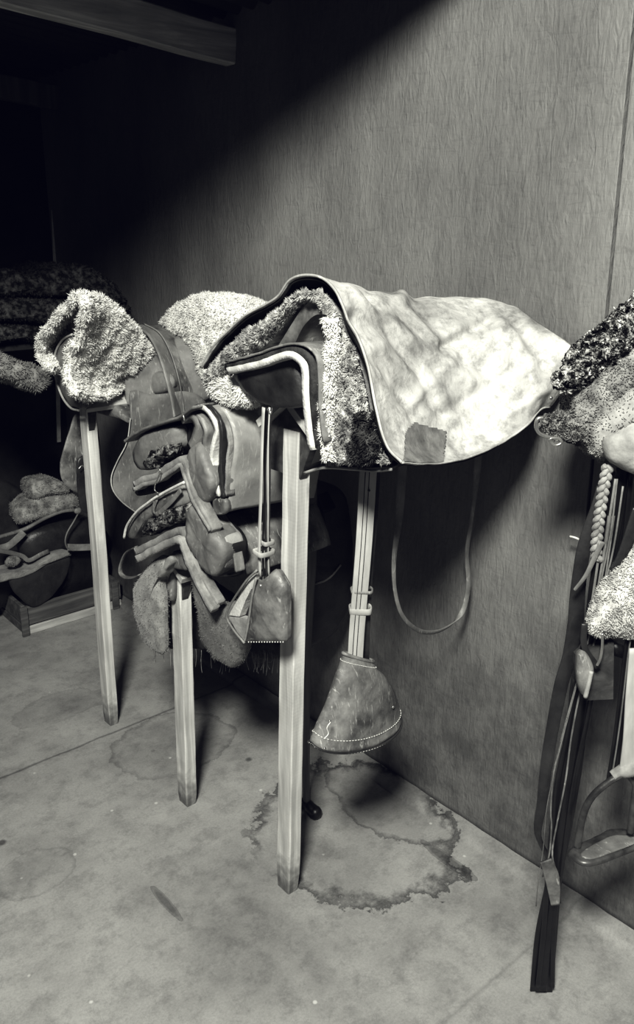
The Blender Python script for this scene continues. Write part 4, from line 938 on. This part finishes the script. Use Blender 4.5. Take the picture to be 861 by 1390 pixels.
# dark wooden stirrup block
wb = thing('wooden_stirrup', 'dark wooden block stirrup with a metal strip, below the white fleece girth', 'stirrup', PF(812, 948, FR))
wf = Z6([(345, 150), (465, 95), (462, 330), (348, 335), (318, 270), (320, 170)])
put('block', prism(PFS(wf, FR-.03), tuple(FWD*.05)), 'wood_dark', wb, False)
put('side_cheek', pad(PFS(Z6([(318, 160), (350, 140), (385, 200), (372, 260), (350, 325), (318, 280)]), FR-.055), tuple(FWD*.03), .004, 30), 'leather', wb)
put('metal_strip', ribbon(PFS(Z6([(418, 60), (416, 120), (408, 165), (395, 192)]), FR-.06), .005, .003, RIGHT), 'metal', wb)
put('peg', tube(PFS(Z6([(372, 215), (360, 270), (347, 322)]), FR-.06), .0045, 8), 'leather_pale', wb)
put('hanger', ribbon(PFS(Z6([(345, 20), (340, 90), (355, 140), (400, 200)]), FR-.045), .012, .004, RIGHT), 'leather_dark', wb)
put('crossbar', prism(PFS(Z6([(455, 100), (505, 110), (505, 165), (460, 150)]), FR-.02), tuple(FWD*.02)), 'rubber', wb)
# second strap run and stirrup iron
for k, (dx, dF, w, mt, lbl) in enumerate(((0, 0, .011, 'leather_black', 'black stirrup strap above the stirrup iron, left one'), (8, .01, .010, 'leather_black', 'black stirrup strap above the stirrup iron, right one'), (3, -.008, .003, 'leather_mid', 'thin grey cord in front of the black stirrup straps'))):
    strap('stirrup_strap', [(862+dx, 800), (856+dx, 850), (850+dx, 890), (843+dx, 950), (835+dx, 1010), (827+dx, 1060)], FR-.03+dF, w, .004, mt, lbl)
sirn = thing('stirrup_iron', 'iron stirrup with a flat tread hanging at the lower right edge', 'stirrup', PF(830, 1160, FR-.05))
FI = FR-.07
strap('stirrup_leather', [(866, 880), (860, 950), (857, 1000), (851, 1052)], FR-.066, .03, .005, 'strap_pale', 'pale ribbed stirrup leather at the right edge')
tag(put('cloth_wrap', (lambda g: (jit(g[0], .004, 50, 3), g[1]))(tube(PFS([(832, 1054), (842, 1048), (856, 1044), (872, 1040)], FI+.005), [.010, .013, .015, .015], 14, 30)), 'cloth'), 'pale cloth wrapped around the top of the hanging stirrup iron', 'cloth')
put('arch', join(tube(PFS([(850, 1048), (826, 1062), (803, 1083), (791, 1110), (784, 1150)], FI), [.0065, .0065, .007, .0075], 10, 40), tube(PFS([(850, 1048), (862, 1064), (861, 1085), (856, 1130)], FI+.02), [.0065, .0065, .007], 10, 40)), 'iron', sirn)
tr = [(772, 1154), (790, 1142), (812, 1132), (832, 1124), (862, 1126), (880, 1134), (872, 1146), (845, 1158), (812, 1170), (793, 1172), (778, 1164)]
tb = [FL(*p, PF(815, 1150, FI)[2]) for p in tr]
put('tread', pad(tb, (0, 0, -.012), .002, 60, .97, segs=2), 'iron', sirn)
ti = [FL(a, b, PF(815, 1150, FI)[2]+.003) for a, b in ((790, 1156), (830, 1134), (860, 1134), (866, 1142), (815, 1162), (797, 1165))]
put('tread_insert', pad(ti, (0, 0, -.004), .001, 40, 1, segs=2), 'leather_mid', sirn)
for o in list(bpy.data.objects):
    if '_o' in o: del o['_o']
# ================================================================ LIGHT
def aim(ob, tgt):
    ob.rotation_euler = (Vector(tgt)-ob.location).to_track_quat('-Z', 'Y').to_euler()
def spot(loc, tgt, e, size, blend, rad, col):
    l = bpy.data.lights.new('key', 'SPOT'); l.energy = e; l.spot_size = math.radians(size); l.spot_blend = blend; l.shadow_soft_size = rad; l.color = col
    o = bpy.data.objects.new('key_light', l); COL.objects.link(o); o.location = loc; aim(o, tgt); return o
def area(loc, tgt, e, sx, sy, col):
    l = bpy.data.lights.new('fill', 'AREA'); l.shape = 'RECTANGLE'; l.size = sx; l.size_y = sy; l.energy = e; l.color = col
    o = bpy.data.objects.new('fill_light', l); COL.objects.link(o); o.location = loc; aim(o, tgt); return o
spot((-.75, -.37, 3.2), (1.38, 1.05, .7), 760, 77, .7, .28, (1, .995, .955))
area((-2.2, -.6, 2.0), (1.0, 1.8, .4), 2.5, 1.6, 1.6, (.95, .97, 1))
w = bpy.data.worlds.new('world'); SC.world = w; w.use_nodes = True
w.node_tree.nodes['Background'].inputs[0].default_value = (.25, .28, .6, 1); w.node_tree.nodes['Background'].inputs[1].default_value = .02
SC.view_settings.gamma = 1.0
# ================================================================ CAMERA
cam = bpy.data.cameras.new('camera'); co = bpy.data.objects.new('camera', cam); COL.objects.link(co); SC.camera = co
cam.sensor_fit = 'HORIZONTAL'; cam.sensor_width = 36; cam.lens = FPX/861*36; cam.shift_y = -45/861; cam.clip_start = .02
co.location = (0, 0, EYE); co.rotation_euler = (math.pi/2-TH, 0, -YAW)
SC.view_settings.view_transform = 'Standard'; SC.view_settings.look = 'None'; SC.view_settings.exposure = .45; SC.view_settings.gamma = .8
SC.view_settings.use_curve_mapping = True
cm = SC.view_settings.curve_mapping
cm.curves[2].points[0].location = (0, .006); cm.curves[2].points[1].location = (1, .97)
cm.curves[0].points[0].location = (0, .0015); cm.curves[1].points[0].location = (0, .0015)
cm.update()
